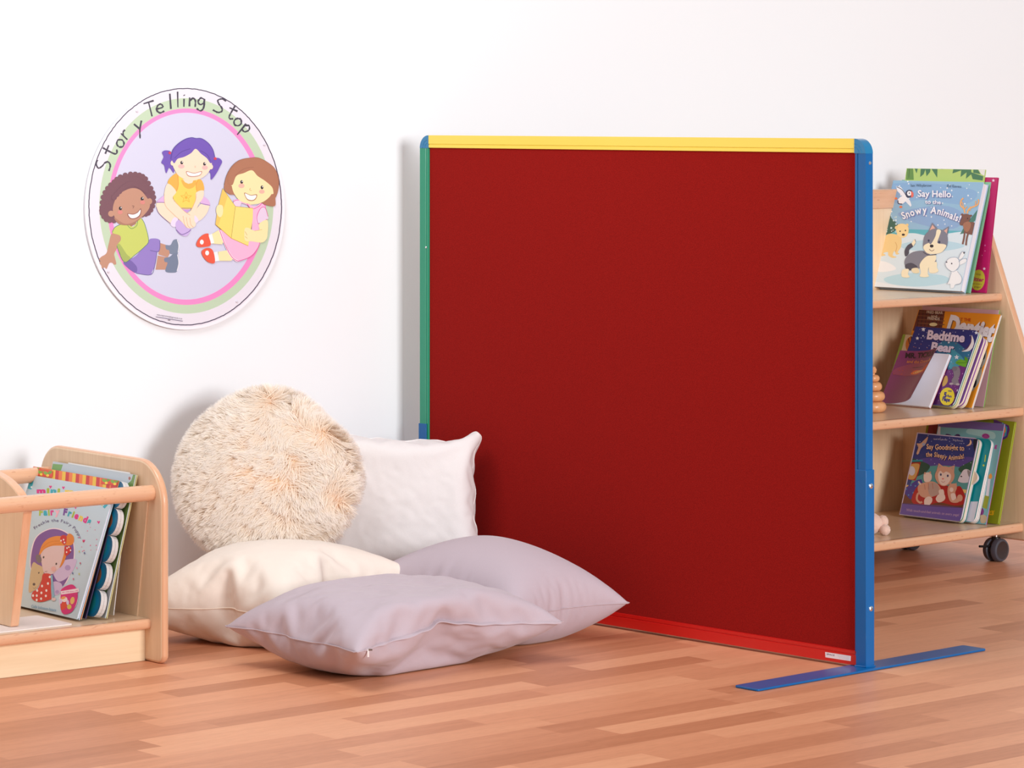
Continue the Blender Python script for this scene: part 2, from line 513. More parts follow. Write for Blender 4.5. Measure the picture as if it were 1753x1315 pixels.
# ================================================================ divider
def build_divider():
    F = Frame(0.812, 7.48, 46.98)
    root = empty('room_divider', F.o, F.rz)
    tag(root, 'freestanding red felt room divider with yellow, green, red and blue metal frame', 'room divider')
    y0, y1, zt, zb = -0.014, 1.534, 1.221, 0.007
    # felt
    m, nt, b, L = newmat('red_felt')
    tc = N(nt, 'ShaderNodeTexCoord')
    n = N(nt, 'ShaderNodeTexNoise'); n.inputs['Scale'].default_value = 420; n.inputs['Detail'].default_value = 3
    L.new(tc.outputs['Object'], n.inputs['Vector'])
    r = ramp(nt, [(0.3, rgb(131, 14, 10)), (0.7, rgb(156, 22, 16))]); L.new(n.outputs['Fac'], r.inputs[0]); L.new(r.outputs[0], b.inputs['Base Color'])
    bp = N(nt, 'ShaderNodeBump'); bp.inputs['Strength'].default_value = 0.3; bp.inputs['Distance'].default_value = 0.001
    L.new(n.outputs['Fac'], bp.inputs['Height']); L.new(bp.outputs[0], b.inputs['Normal'])
    b.inputs['Roughness'].default_value = 0.95; b.inputs['Specular IOR Level'].default_value = 0.1; b.inputs['Sheen Weight'].default_value = 0.03
    k = MB(); k.box((-0.0075, y0+0.03, zb+0.03), (0.0075, y1-0.03, zt-0.03), m); k.build('felt_board', root, smooth=False)
    # frame bars: profile (x, across) with a groove between main face and inner lip
    def prof(c0, sgn):
        pts = [(-0.0125, 0), (-0.0125, 0.0225), (-0.0105, 0.0235), (-0.0105, 0.0245), (-0.0118, 0.0255), (-0.0118, 0.0325), (-0.0075, 0.0335),
               (0.0075, 0.0335), (0.0118, 0.0325), (0.0118, 0.0255), (0.0105, 0.0245), (0.0105, 0.0235), (0.0125, 0.0225), (0.0125, 0)]
        return [(x, c0+sgn*q) for x, q in pts]
    CR = 0.034
    k = MB(); k.prism(prof(zt, -1), 1, y0+CR, y1-CR, M_YELLOW); k.build('top_rail', root)
    k = MB(); k.prism(prof(zb, 1), 1, y0+0.008, y1-0.008, M_RED); k.build('bottom_rail', root)
    def upright(c0, sgn, z0, z1, m_, nm):
        k = MB(); k.prism(prof(c0, sgn), 2, z0, z1, m_); return k.build(nm, root)
    upright(y1, -1, zb+0.02, zt-CR, M_GREEN, 'green_upright')
    upright(y0, 1, zb+0.02, zt-CR, M_BLUE, 'blue_upright')
    # corner caps
    def cap(yc, zc, sy, sz, r, m_):
        pts = []
        for i in range(13):
            a = math.pi/2*i/12
            pts.append((yc+sy*(r-r*math.sin(a)), zc+sz*(r-r*math.cos(a))))      # from top edge round to the side
        pts.append((yc+sy*0.0325, zc+sz*r)); pts.append((yc+sy*0.0345, zc+sz*0.0335)); pts.append((yc+sy*r, zc+sz*0.0335))
        k = MB(); k.prism(pts, 0, -0.0132, 0.0132, m_)
        for rr in (0.014, 0.022):                                                  # moulded ribs on the cap
            arc = [(yc+sy*(r-rr*math.sin(a)), zc+sz*(r-rr*math.cos(a))) for a in [math.pi/2*i/10 for i in range(11)]]
            for x in (-0.0133, 0.0133): k.tube([(x, p[0], p[1]) for p in arc], 0.0008, m_, n=6)
        return k.build('corner_cap', root, bevel=0.003)
    cap(y0, zt, 1, -1, CR, M_CAP); cap(y1, zt, -1, -1, CR, M_CAP)
    def lowcap(yc, sy):
        k = MB(); k.prism(rounded([(yc, zb), (yc+sy*0.012, zb), (yc+sy*0.012, zb+0.034), (yc, zb+0.034)], [0.004]*4), 0, -0.0132, 0.0132, M_BLUE); k.build('corner_cap', root)
    lowcap(y0, 1); lowcap(y1, -1)
    # legs: sleeve gripping the frame, welded to a flat steel foot
    for (yc, sg) in ((y0-0.003, 1), (y1+0.003, -1)):
        g = empty('leg'); g.parent = root
        x = 0.0148
        pl = [(-x, 0), (x, 0), (x, 0.031), (0.0126, 0.031), (0.0126, 0.0026), (-0.0126, 0.0026), (-0.0126, 0.031), (-x, 0.031)]
        pl = [(a, yc+sg*q) for a, q in pl]
        k = MB(); k.prism(pl, 2, 0.004, 0.459, M_BLUE); k.build('sleeve', g, bevel=0.0022)
        yf = yc+sg*0.017
        ft = rounded([(-0.40, yf-0.0355), (0.40, yf-0.0355), (0.40, yf+0.0355), (-0.40, yf+0.0355)], [0.006]*4, 5)
        k = MB(); k.prism(ft, 2, 0.0006, 0.0056, M_BLUE)
        wp = [(-x, yc, 0.0065), (x, yc, 0.0065), (x, yc+sg*0.031, 0.0065), (-x, yc+sg*0.031, 0.0065)]
        k.build('foot_plate', g, bevel=0.0012)
        k = MB(); k.tube(wp, 0.0028, M_BLUE, n=8, closed=True); k.build('weld_bead', g)
        for z in (0.422, 0.140):
            k = MB(); k.lathe([(0, 0.004), (0.003, 0.0038), (0.006, 0.002), (0.0066, 0)], (0.002, yc, z), (0, -sg, 0), M_CHROME, n=20)
            k.tube([(0.002, yc-sg*0.0042, z-0.0015), (0.002, yc-sg*0.0042, z+0.0015)], 0.0011, M_DGREY, n=6)
            k.build('screw', g)
    k = MB(); k.lathe([(0, 0.002), (0.003, 0.0017), (0.0042, 0)], (0.003, y0, 1.165), (0, -1, 0), M_CHROME, n=16); k.build('rivet', root)
    k = MB(); k.lathe([(0, 0.0012), (0.002, 0.001), (0.003, 0)], (-0.0125, y1-0.024, 0.925), (-1, 0, 0), M_CHROME, n=12); k.build('rivet', root)
    # maker's sticker on the red rail
    def fm(px, py):
        p = F.hit(px, py, 0, -0.0127); return (-p.y, p.z)
    A = Art(fm)
    A.poly([(1412.5, 1116.3), (1456.7, 1123.2), (1456.3, 1132), (1413, 1125.4)], (236, 228, 236))
    A.text('SPACE', (1414.8, 1121.2), (1428.6, 1123.4), 2.6, (50, 48, 90), 0.02)
    for i in range(3):
        A.line([(1432+i*2, 1121.2+i*2.4), (1454, 1124.6+i*2.4)], 0.5, (200, 190, 200))
    k = MB(); A.put(k, PRINT, 0, conv=lambda q: (-0.0127-q[2], -q[0], q[1])); k.build('sticker', root, smooth=False)
    return root

# ================================================================ kinder book box on the left
BF = Frame(-0.7957, 7.543, 51.4)
def build_box():
    root = empty('book_box', BF.o, BF.rz)
    tag(root, 'low maple and beech book box with round rails at left edge of floor', 'book box')
    out = rounded([(0, 0), (0, 0.47), (0.56, 0.47), (0.56, 0)], [0.022, 0.105, 0.085, 0.02], 12)
    def endp(x0, x1):
        k = MB(); k.prism(out, 0, x0, x1, M_MAPLE_Z, msides=M_BEECH_Z); k.build('end_panel', root, bevel=0.007)
    endp(-0.019, 0.0); endp(-1.05, -1.031)
    k = MB(); k.prism([(0.106, 0.1005), (0.06, 0.372), (0.075, 0.40), (0.53, 0.40), (0.53, 0.1005)], 0, -0.0225, -0.019, M_MAPLE_Z); k.build('side_lining', root, smooth=False)
    k = MB(); k.tube([(-1.04, 0.047, 0.395), (-0.012, 0.047, 0.395)], 0.0185, M_BEECH_X, n=32); k.build('front_rail', root)
    k = MB(); k.tube([(-1.04, 0.5, 0.40), (-0.012, 0.5, 0.40)], 0.0185, M_BEECH_X, n=32); k.build('back_rail', root)
    k = MB(); k.box((-1.032, 0.075, 0.0005), (-0.0192, 0.093, 0.080), M_MAPLE_X); k.build('plinth', root, smooth=False)
    k = MB(); k.box((-1.032, 0.066, 0.0765), (-0.0192, 0.545, 0.1003), M_MAPLE_F); k.build('base_shelf', root, smooth=False)
    k = MB(); k.prism(rounded([(0.05, 0.0765), (0.067, 0.0765), (0.067, 0.1003), (0.05, 0.1003)], [0.009, 0, 0, 0.009], 6), 0, -1.032, -0.0192, M_BEECH_X); k.build('shelf_lipping', root)
    k = MB(); k.box((-1.03, 0.53, 0.1), (-0.0192, 0.542, 0.35), M_MAPLE_X); k.build('back_board', root, smooth=False)
    # partition with swept top
    pts = [(0.132, 0.1035), (0.072, 0.372)] + spline([(0.072, 0.372), (0.095, 0.408), (0.15, 0.436), (0.22, 0.452), (0.3, 0.456)], 6, False)[1:] + [(0.47, 0.456), (0.47, 0.1035)]
    k = MB(); k.prism(pts, 0, -0.345, -0.322, M_MAPLE_Z, msides=M_BEECH_Z); k.build('partition', root, bevel=0.003)
    # loose white card lying on the base
    pts = []
    P = [BF.hit(116, 1063, 2, 0.107), BF.hit(92, 1051, 2, 0.107)]
    xr = P[0].x
    k = MB(); k.prism(rounded([(xr-0.62, 0.088), (xr, 0.088), (xr, 0.25), (xr-0.62, 0.25)], [0.006]*4), 2, 0.1006, 0.1030, plain('white_card', (238, 226, 222), 0.5))
    # the card lies under the partition's shadow line; keep it in front of and beneath the books
    c = k.build('card_sheet'); c.matrix_world = root.matrix_basis.copy()
    tag(c, 'thin white card sheet lying on base of the book box', 'card')
    return root

# ================================================================ shelf unit on the right
SF = Frame(1.152, 9.57, 48.0)
Z_BOT, Z_MID, Z_TOP = 0.113, 0.442, 0.764
def build_shelf():
    root = empty('bookcase', SF.o, SF.rz)
    tag(root, 'maple bookcase on castors with three shelves, standing behind the divider', 'bookcase')
    W = 1.12
    out = rounded([(0.014, 0.062), (-0.478, 0.062), (-0.478, 0.545), (-0.277, 1.06), (0.014, 1.06)], [0.01, 0.03, 0.10, 0.08, 0.01], 10)
    for x0, x1 in ((0.0, 0.02), (-W-0.02, -W)):
        k = MB(); k.prism(out, 0, x0, x1, M_MAPLE_Z, msides=M_BEECH_Z); k.build('end_panel', root, bevel=0.006)
    k = MB(); k.box((-W, 0.0, 0.09), (0, 0.012, 0.9985), M_MAPLE_Z); k.build('back_board', root, smooth=False)
    k = MB(); k.box((-W, -0.004, 0.9985), (0, 0.014, 1.056), M_BEECH_X); k.build('top_rail', root, bevel=0.004)
    for nm, z0, z1, y in (('bottom_shelf', 0.087, Z_BOT, 0.45), ('middle_shelf', 0.417, Z_MID, 0.452), ('top_shelf', 0.741, Z_TOP, 0.373)):
        s = MB(); s.box((-W, -y+0.014, z0), (0, 0, z1), M_MAPLE_F)
        if nm == 'bottom_shelf':
            s.lathe([(0.0, 0.0006), (0.013, 0.0006), (0.014, 0.0)], (-0.03, -0.376, z1), (0, 0, 1), M_DGREY, n=20)
        o = s.build(nm, root, smooth=False)
        k = MB(); h = (z1-z0)
        k.prism(rounded([(-y, z0), (-y+0.016, z0), (-y+0.016, z1), (-y, z1)], [h*0.46, 0, 0, h*0.46], 8), 0, -W, -0.0003, M_BEECH_X); k.build('lipping', o)
    def castor(x, y, first=[None]):
        g = empty('castor'); g.parent = root; g.location = (x, y, 0)
        if first[0]:
            for ch in first[0].children:
                c = ch.copy(); COL.objects.link(c); c.parent = g
            return g
        for sy, nm in ((-1, 'wheel'), (1, 'wheel')):
            k = MB()
            c = (0, sy*0.006, 0.0335)
            k.lathe([(0.012, 0), (0.030, 0), (0.0335, 0.002), (0.0335, 0.012), (0.031, 0.0165), (0.0255, 0.0185)], c, (0, sy, 0), M_DGREY, n=40)
            k.lathe([(0.0255, 0.0185), (0.0235, 0.0175), (0.0, 0.0185)], c, (0, sy, 0), plain('brown_black_hub', (52, 40, 40), 0.5), n=40)
            k.build('wheel', g)
        k = MB(); pts = [(0.0295*math.cos(a), 0.0335+0.0295*math.sin(a)) for a in [R(-10+200*i/16) for i in range(17)]]
        k.prism(pts, 1, -0.0055, 0.0055, M_BLACK)
        k.lathe([(0.014, 0.05), (0.013, 0.069), (0.0, 0.069)], (0, 0, 0), (0, 0, 1), M_BLACK, n=20)
        k.build('hood', g)
        k = MB(); k.lathe([(0.006, 0.07), (0.006, 0.087)], (0, 0, 0), (0, 0, 1), M_CHROME, n=16); k.build('stem', g)
        k = MB(); k.tube([(-0.018, 0, 0.046), (-0.045, 0.002, 0.046), (-0.068, 0.004, 0.048)], 0.0034, M_BLACK, n=8); k.build('brake_lever', g)
        first[0] = g
        return g
    castor(-0.03, -0.376); castor(-W+0.03, -0.376); castor(-0.03, -0.05); castor(-W+0.03, -0.05)
    # wooden stacking rings on the middle shelf
    t = empty('stacking_toy', mat=Matrix.Translation(SF.to_world((-0.427, -0.262, Z_MID))))
    tag(t, 'small wooden stacking ring toy on middle shelf beside the blue post', 'toy')
    woodm = wood('toy_wood', (205, 140, 92), (228, 170, 122), 'Z', rough=0.35)
    z = 0.0
    for r, h in ((0.038, 0.031), (0.034, 0.028), (0.026, 0.026), (0.019, 0.02)):
        k = MB(); pr = [(0.006, z)] + [(r-h/2+h/2*math.cos(a), z+h/2+h/2*math.sin(a)) for a in [R(-90+180*i/12) for i in range(13)]] + [(0.006, z+h)]
        k.lathe(pr, (0, 0, 0), (0, 0, 1), woodm); k.build('ring', t); z += h
    k = MB(); k.lathe([(0.0058, 0.0), (0.0058, z+0.004), (0.009, z+0.006), (0.011, z+0.014), (0.007, z+0.022), (0, z+0.024)], (0, 0, 0), (0, 0, 1), woodm); k.build('peg', t)
    # plush toy on the bottom shelf
    t = empty('plush_toy', mat=Matrix.Translation(SF.to_world((-0.505, -0.327, Z_BOT))))
    tag(t, 'pale pink plush toy on bottom shelf beside the blue post', 'toy')
    pm = fabric('pink_plush', (232, 196, 180), scale=500, bump=1.0, sheen=0.6)
    def fuzzy(nm, c, r, seed):
        rd = random.Random(seed); k = MB(); vs = []; n, m_ = 26, 18
        for i in range(m_+1):
            for j in range(n):
                th = math.pi*i/m_; ph = 2*math.pi*j/n; q = 1+rd.uniform(-0.04, 0.05)
                vs.append((c[0]+r[0]*q*math.sin(th)*math.cos(ph), c[1]+r[1]*q*math.sin(th)*math.sin(ph), c[2]+r[2]*q*math.cos(th)))
        k.add(vs, [(i*n+j, (i+1)*n+j, (i+1)*n+(j+1) % n, i*n+(j+1) % n) for i in range(m_) for j in range(n)], pm)
        return k.build(nm, t)
    fuzzy('body', (-0.012, 0, 0.030), (0.046, 0.034, 0.030), 1); fuzzy('head', (-0.072, -0.004, 0.034), (0.030, 0.030, 0.028), 2)
    fuzzy('ear', (-0.086, -0.004, 0.060), (0.010, 0.007, 0.012), 3); fuzzy('ear', (-0.060, -0.004, 0.062), (0.010, 0.007, 0.012), 4)
    fuzzy('paw', (0.034, -0.016, 0.015), (0.016, 0.017, 0.015), 5); fuzzy('paw', (0.030, -0.002, 0.036), (0.016, 0.016, 0.017), 6)
    return root

# ================================================================ books
def make_book(F, zs, BR, TR, TL, T, label, cover=(200, 200, 200), back=None, pages=(240, 236, 232), art=None, name='picture_book',
              group=None, hard=True, board=0, spine=None, rc=0.0, W=None, outline=None, inset=0.003, ct=0.0016, fore=None, y=None, curl=None, lift=0.0004, ub=None):
    al = R(18)
    for _ in range(4):
        z = zs+T*math.sin(al)+lift
        if ub is not None:
            P0 = F.hit(BR[0], BR[1], 0, ub); P0.z = z
        elif y is None: P0 = F.hit(BR[0], BR[1], 2, z)
        else:
            P0 = F.hit(BR[0], BR[1], 1, y); P0.z = z
        P1 = F.hit(TR[0], TR[1], 1, P0.y)
        b = P1-P0; al = math.atan2(b.x, b.z)
    b.x, b.z = P1.x-P0.x, P1.z-P0.z; H = b.length; b.normalize()
    a = Vector((0, -1, 0)); n = a.cross(b)
    lo = F.to_local((0, 0, HC))
    def plane(px, py):
        o, d = ray(px, py); ld = Vector((d.dot(F.u), d.dot(F.w), d.z))
        t = (P0-lo).dot(n)/ld.dot(n)
        q = lo+ld*t-P0
        return q.dot(a), q.dot(b)
    if W is None: W = -plane(*TL)[0]
    O = P0-a*W
    if DEBUG: print('BOOK %-62s ub %+.3f ut %+.3f y %.3f..%.3f H %.3f top %.3f T %.3f' % (label[:60], P0.x, P1.x, P0.y, P0.y+W, H, P1.z, T))
    def wv(v): return F.u*v.x+F.w*v.y+Vector((0, 0, v.z))
    Ow = F.to_world(O); A3, B3, N3 = wv(a), wv(b), wv(n)
    mw = Matrix(((A3.x, B3.x, N3.x, Ow.x), (A3.y, B3.y, N3.y, Ow.y), (A3.z, B3.z, N3.z, Ow.z), (0, 0, 0, 1)))
    root = empty(name, mat=mw); tag(root, label, 'book', group)
    fmap = lambda px, py: (plane(px, py)[0]+W, plane(px, py)[1])
    back = back or cover
    def rect(x0, y0, x1, y1, r):
        return rounded([(x0, y0), (x1, y0), (x1, y1), (x0, y1)], [0, r, r, 0] if r else [0]*4, 6)
    A = None
    if art:
        e = 0.0004
        if curl:
            c0, c1, c3 = curl['TL'], curl['TR'], curl['BL']
            def fmap2(px, py):
                dx, dy = px-c3[0], py-c3[1]
                ex, ey = c1[0]-c0[0], c1[1]-c0[1]; gx, gy = c0[0]-c3[0], c0[1]-c3[1]
                det = ex*gy-ey*gx
                return ((dx*gy-dy*gx)/det*W, (ex*dy-ey*dx)/det*H)
            A = Art(fmap2, (e, e, W-e, H-e))
        else:
            A = Art(fmap, (e+rc*0.15, e+rc*0.1, W-e-rc*0.15, H-e-rc*0.15))
        A.W, A.H = W, H
        art(A)
    if board:
        # board book: thick rounded leaves
        gap = T/board
        for i in range(board):
            k = MB(); t0 = -i*gap; t1 = -(i+1)*gap+0.0005
            off = (random.uniform(-1, 1)*0.0012, random.uniform(-1, 1)*0.001) if i else (0, 0)
            ol = outline(W, H, i) if outline else rect(0.0, 0, W+off[0], H+off[1], rc)
            c = rgb(cover) if i == 0 else (rgb(back) if i == board-1 else rgb(pages))
            s_ = fore[i % len(fore)] if fore else pages
            k.prism(ol, 2, t1, t0, PRINT, c)
            for f in range(len(k.f)):
                if len(k.f[f]) == 4 and len(ol) > 4: k.c[f] = rgb(s_)
            if len(ol) == 4:
                for f in range(2, 6): k.c[f] = rgb(s_)
            if i == 0 and A: A.put(k, PRINT, 0)
            nm = 'front_cover' if i == 0 else ('back_cover' if i == board-1 else 'leaf')
            k.build(nm, root, smooth=False)
        k = MB(); k.box((-0.001, 0.0003, -T), (0, H-0.0003, 0), PRINT, rgb(spine or cover)); k.build('spine', root, smooth=False)
    else:
        k = MB()
        if curl:
            nx, ny = 24, 16; D = curl['D']
            def bend(q):
                s_ = max(0.0, q[0]/W); return (q[0]-W*0.10*s_**3, q[1], q[2]+D*s_**2.2*(0.75+0.5*(1-q[1]/H)) )
            vs = [bend((W*i/nx, H*j/ny, 0)) for j in range(ny+1) for i in range(nx+1)]
            fs = [(j*(nx+1)+i, j*(nx+1)+i+1, (j+1)*(nx+1)+i+1, (j+1)*(nx+1)+i) for j in range(ny) for i in range(nx)]
            k.add(vs, fs, PRINT, rgb(cover))
            vs2 = [bend((W*i/nx, H*j/ny, -0.0004)) for j in range(ny+1) for i in range(nx+1)]
            k.add(vs2, [f[::-1] for f in fs], PRINT, rgb(235, 232, 236))
            if A: A.put(k, PRINT, 0.0004, conv=bend, fine=0.009)
            k.build('front_cover', root, smooth=True)
        else:
            k.prism(rect(0, 0, W, H, rc), 2, -ct, 0, PRINT, rgb(cover))
            if A: A.put(k, PRINT, 0)
            k.build('front_cover', root, smooth=False)
        i_ = inset if hard else 0.0006
        k = MB(); k.box((0.001, i_, -T+ct), (W-i_, H-i_, -ct), PAGES, rgb(pages)); k.build('pages', root, smooth=False)
        k = MB(); k.prism(rect(0, 0, W, H, rc), 2, -T, -T+ct, PRINT, rgb(back)); k.build('back_cover', root, smooth=False)
        k = MB(); k.box((-ct, 0, -T), (0, H, 0), PRINT, rgb(spine or cover)); k.build('spine', root, smooth=False)
    root['dims'] = 0
    del root['dims']
    return root, W, H
# ================================================================ round wall sign
def build_poster():
    TH = 0.006; off = -0.0035
    c = WF.hit(317, 357, 1, off-TH)
    root = empty('wall_sign', WF.to_world((c.x, 0, c.z)), WF.rz)
    tag(root, 'round sign of three children reading under the words Story Telling Stop, on wall', 'sign')
    def fm(px, py):
        p = WF.hit(px, py, 1, off-TH); return (p.x-c.x, p.z-c.z)
    board = [fm(317+170.8*math.cos(a), 357.3+207.3*math.sin(a)) for a in [-2*math.pi*i/128 for i in range(128)]]
    k = MB(); k.prism(board, 1, off, off-TH, PRINT, rgb(238, 235, 242))
    A = Art(fm, step=1.6e-5, ink=0.86)
    A.ell(317, 356, 166.5, 203.8, (240, 235, 247), n=120)
    A.ell(319, 352.5, 149, 184.5, (198, 220, 190), n=120)
    A.ell(319.6, 353.9, 135.5, 168.2, (255, 146, 210), n=120)
    A.ell(318.8, 353, 127, 160, (217, 218, 242), n=120)
    A.ring(317, 354, 165.6, 203.4, 1.7, (62, 52, 80), n=260, jit=0.35)
    K = 0.21677
    # lettering, hand drawn strokes (unit box: x right, y down, baseline 0)
    G = {
     'S': [[(0.6,-0.95),(0.3,-1.0),(0.05,-0.78),(0.25,-0.55),(0.5,-0.42),(0.62,-0.2),(0.4,0.0),(0.0,-0.02)]],
     't': [[(0.28,-1.0),(0.28,-0.2),(0.4,0.0),(0.62,-0.12)], [(0.0,-0.66),(0.62,-0.72)]],
     'o': [[(0.35,-0.62),(0.08,-0.48),(0.02,-0.2),(0.22,0.0),(0.48,-0.1),(0.56,-0.38),(0.35,-0.62)]],
     'r': [[(0.08,-0.62),(0.1,0.0)], [(0.1,-0.38),(0.25,-0.58),(0.45,-0.6)]],
     'y': [[(0.02,-0.65),(0.3,-0.2)], [(0.6,-0.72),(0.3,-0.15),(0.12,0.45)]],
     'T': [[(0.0,-0.96),(0.72,-1.0)], [(0.36,-0.98),(0.36,0.0)]],
     'e': [[(0.08,-0.32),(0.5,-0.38),(0.4,-0.62),(0.15,-0.55),(0.02,-0.25),(0.22,0.0),(0.56,-0.08)]],
     'l': [[(0.1,-1.0),(0.12,0.0)]],
     'i': [[(0.1,-0.62),(0.12,0.0)], [(0.08,-0.92),(0.12,-0.86)]],
     'n': [[(0.06,-0.66),(0.1,0.0)], [(0.1,-0.4),(0.3,-0.62),(0.5,-0.45),(0.52,0.0)]],
     'g': [[(0.5,-0.55),(0.2,-0.62),(0.04,-0.3),(0.25,-0.1),(0.5,-0.3),(0.5,-0.6)], [(0.52,-0.6),(0.55,0.1),(0.35,0.38),(0.02,0.25)]],
     'p': [[(0.08,-0.62),(0.1,0.45)], [(0.1,-0.45),(0.35,-0.65),(0.55,-0.4),(0.38,-0.08),(0.12,-0.1)]]}
    A.zoom(130, 130, K)
    L = [('S',262,752,78,112),('t',300,652,62,118),('o',355,575,50,104),('r',398,512,44,116),('y',478,450,18,112),('T',560,330,14,118),('e',640,296,10,108),
         ('l',735,262,3,122),('l',790,248,0,124),('i',840,243,-3,102),('n',885,240,-5,108),('g',955,232,-10,100),('S',1080,270,-24,112),('t',1175,315,-30,112),
         ('o',1235,372,-36,104),('p',1295,422,-40,104)]
    rd = random.Random(2)
    for ch, x, y, rot, h in L:
        c_, s_ = math.cos(R(-rot)), math.sin(R(-rot))
        for st in G[ch]:
            pts = [(x+(p[0]*c_-p[1]*s_)*h, y+(p[0]*s_+p[1]*c_)*h) for p in st]
            A.line(pts, 12.5, (66, 62, 78), jit=0.32)
    # ---- boy in green vest
    SK1, SK1d = (198, 148, 124), (176, 126, 104)
    HB = (122, 80, 92)
    A.zoom(130, 290, K)
    A.blob([(285,505),(345,520),(352,560),(325,620),(302,665),(308,700),(318,745),(302,752),(285,738),(262,742),(242,785),(225,775),(205,782),(200,760),(186,740),(192,722),(182,712),(200,690),(240,662),(258,590)], SK1)
    A.poly([(660,580),(715,598),(748,650),(725,695),(650,672)], SK1); A.poly([(645,680),(722,695),(728,792),(628,792)], SK1)
    A.blob([(708,598),(745,598),(768,560),(798,553),(812,580),(808,658),(745,668),(735,640),(712,630)], (124, 138, 162))
    A.blob([(698,702),(740,690),(772,664),(805,668),(814,740),(800,802),(770,816),(706,806),(722,740),(700,730)], (118, 132, 158))
    A.line([(800,556),(812,600),(806,656)], 7, (236, 236, 246)); A.line([(802,672),(812,740),(798,802)], 7, (236, 236, 246))
    A.blob([(375,730),(470,685),(565,570),(600,546),(662,560),(655,645),(640,660),(622,760),(598,812),(590,832),(475,820),(405,775)], (152, 130, 206))
    A.blob([(375,730),(420,712),(480,770),(470,818),(405,775)], (120, 100, 176))
    A.line([(662,560),(655,645),(585,640)], 4, (92, 82, 150)); A.line([(640,650),(622,760),(590,832),(475,820)], 4, (92, 82, 150))
    A.blob([(285,500),(305,460),(350,435),(405,425),(450,452),(492,400),(518,388),(545,440),(562,500),(573,562),(540,612),(460,680),(380,732),(345,660),(322,605),(352,560),(345,522)], (204, 216, 108))
    A.blob([(322,605),(345,590),(400,670),(430,700),(380,732),(345,660)], (170, 186, 96))
    A.line([(285,500),(305,460),(350,435),(395,428)], 4, (70, 120, 118)); A.line([(518,388),(545,440),(573,562),(540,612),(460,680),(380,732),(322,605)], 4, (70, 120, 118))
    A.line([(398,430),(435,468),(478,445),(486,405)], 5, (120, 160, 90))
    A.poly([(400,420),(435,452),(472,430),(478,395)], SK1d)
    hair = [(205,300),(214,220),(250,150),(300,100),(350,60),(430,38),(500,45),(548,75),(590,150),(612,220),(604,290),(570,345),(520,360),(400,400),(300,405),(240,395),(206,345)]
    A.blob(hair, HB)
    for p in spline(hair, 2): A.ell(p[0], p[1], 21, 21, HB, n=12)
    A.blob([(290,330),(300,260),(340,195),(430,150),(500,160),(545,205),(580,260),(575,310),(520,375),(450,420),(380,435),(320,405)], SK1)
    A.blob([(300,380),(380,428),(450,418),(520,375),(450,432),(380,440),(330,425)], SK1d)
    A.ell(276, 350, 24, 24, SK1); A.ell(580, 252, 20, 24, SK1)
    for i in range(13):
        t = i/12; A.ell(300+250*t, 222-95*math.sin(math.pi*t*0.9)+(-25*t), 22, 22, HB, n=12)
    for ex, ey in ((349, 308), (521, 232)):
        A.ell(ex, ey, 12, 15, (40, 34, 44)); A.ell(ex+5, ey-5, 4, 5, (250, 250, 250))
    A.ell(347, 338, 20, 16, (222, 140, 132)); A.ell(524, 260, 20, 16, (222, 140, 132))
    A.line([(440,288),(456,290),(448,306)], 4, (140, 96, 84))
    A.blob([(406,348),(450,352),(485,335),(510,308),(513,340),(498,372),(465,390),(430,390),(410,372)], (150, 90, 84))
    A.blob([(412,353),(450,357),(485,342),(506,318),(506,342),(492,368),(462,384),(432,384),(416,368)], (252, 250, 252))
    # ---- girl with purple hair
    SK2 = (254, 229, 203); SK2d = (240, 196, 160); PU = (114, 86, 188); PUd = (84, 58, 150)
    A.zoom(130, 130, K)
    A.blob([(748,598),(702,588),(678,606),(690,640),(672,685),(694,705),(710,768),(735,725),(770,765),(772,700),(758,650)], PU)
    A.blob([(1088,655),(1125,648),(1152,676),(1132,722),(1108,768),(1066,820),(1060,772),(1046,745),(1070,700)], PU)
    A.blob([(745,700),(742,640),(760,590),(800,540),(860,500),(910,487),(945,493),(990,495),(1042,530),(1078,580),(1094,640),(1090,700),(1050,745),(900,780),(790,750)], PU)
    A.line([(745,660),(760,590),(800,540),(860,500),(910,487),(945,493),(990,495),(1042,530),(1078,580),(1094,640)], 5, PUd)
    # legs, shorts
    A.blob([(640,1000),(700,995),(800,1110),(762,1175),(700,1130),(650,1080),(632,1035)], SK2); A.blob([(1052,1008),(1030,1085),(968,1145),(918,1120),(950,1050),(1000,1000)], SK2)
    A.blob([(636,998),(680,952),(712,950),(722,1010),(690,1000)], (226, 186, 234)); A.blob([(1000,952),(1042,978),(1055,1022),(990,1010),(970,975)], (226, 186, 234))
    A.line([(636,998),(690,1000),(722,1010)], 4, (100, 64, 150)); A.line([(985,1008),(1055,1022)], 4, (100, 64, 150)); A.line([(632,1035),(650,1080),(700,1130),(745,1165)], 4, (150, 120, 170))
    A.poly([(825,1042),(912,1042),(862,1092)], (205, 160, 225))
    A.blob([(770,1118),(805,1132),(782,1192),(744,1175)], (236, 226, 250)); A.blob([(930,1095),(966,1140),(932,1168),(922,1120)], (236, 226, 250))
    A.blob([(785,1160),(822,1138),(890,1200),(905,1215),(875,1262),(830,1258),(792,1222)], (206, 182, 236)); A.line([(790,1215),(832,1252),(885,1232),(905,1212)], 5, (110, 80, 160))
    # shirt
    A.blob([(745,800),(800,770),(850,815),(900,832),(955,818),(1000,855),(1002,905),(948,925),(940,1000),(925,1045),(825,1045),(765,965),(780,910),(724,850)], (251, 218, 98))
    A.blob([(722,848),(758,790),(802,770),(806,860),(788,912)], (251, 184, 80)); A.blob([(955,918),(945,860),(962,818),(988,822),(1006,860),(1006,906)], (251, 184, 80))
    A.line([(800,780),(806,860),(788,912)], 4, (240, 150, 60)); A.line([(962,822),(945,860),(953,918)], 4, (240, 150, 60)); A.line([(820,1044),(925,1046)], 4, (100, 64, 150))
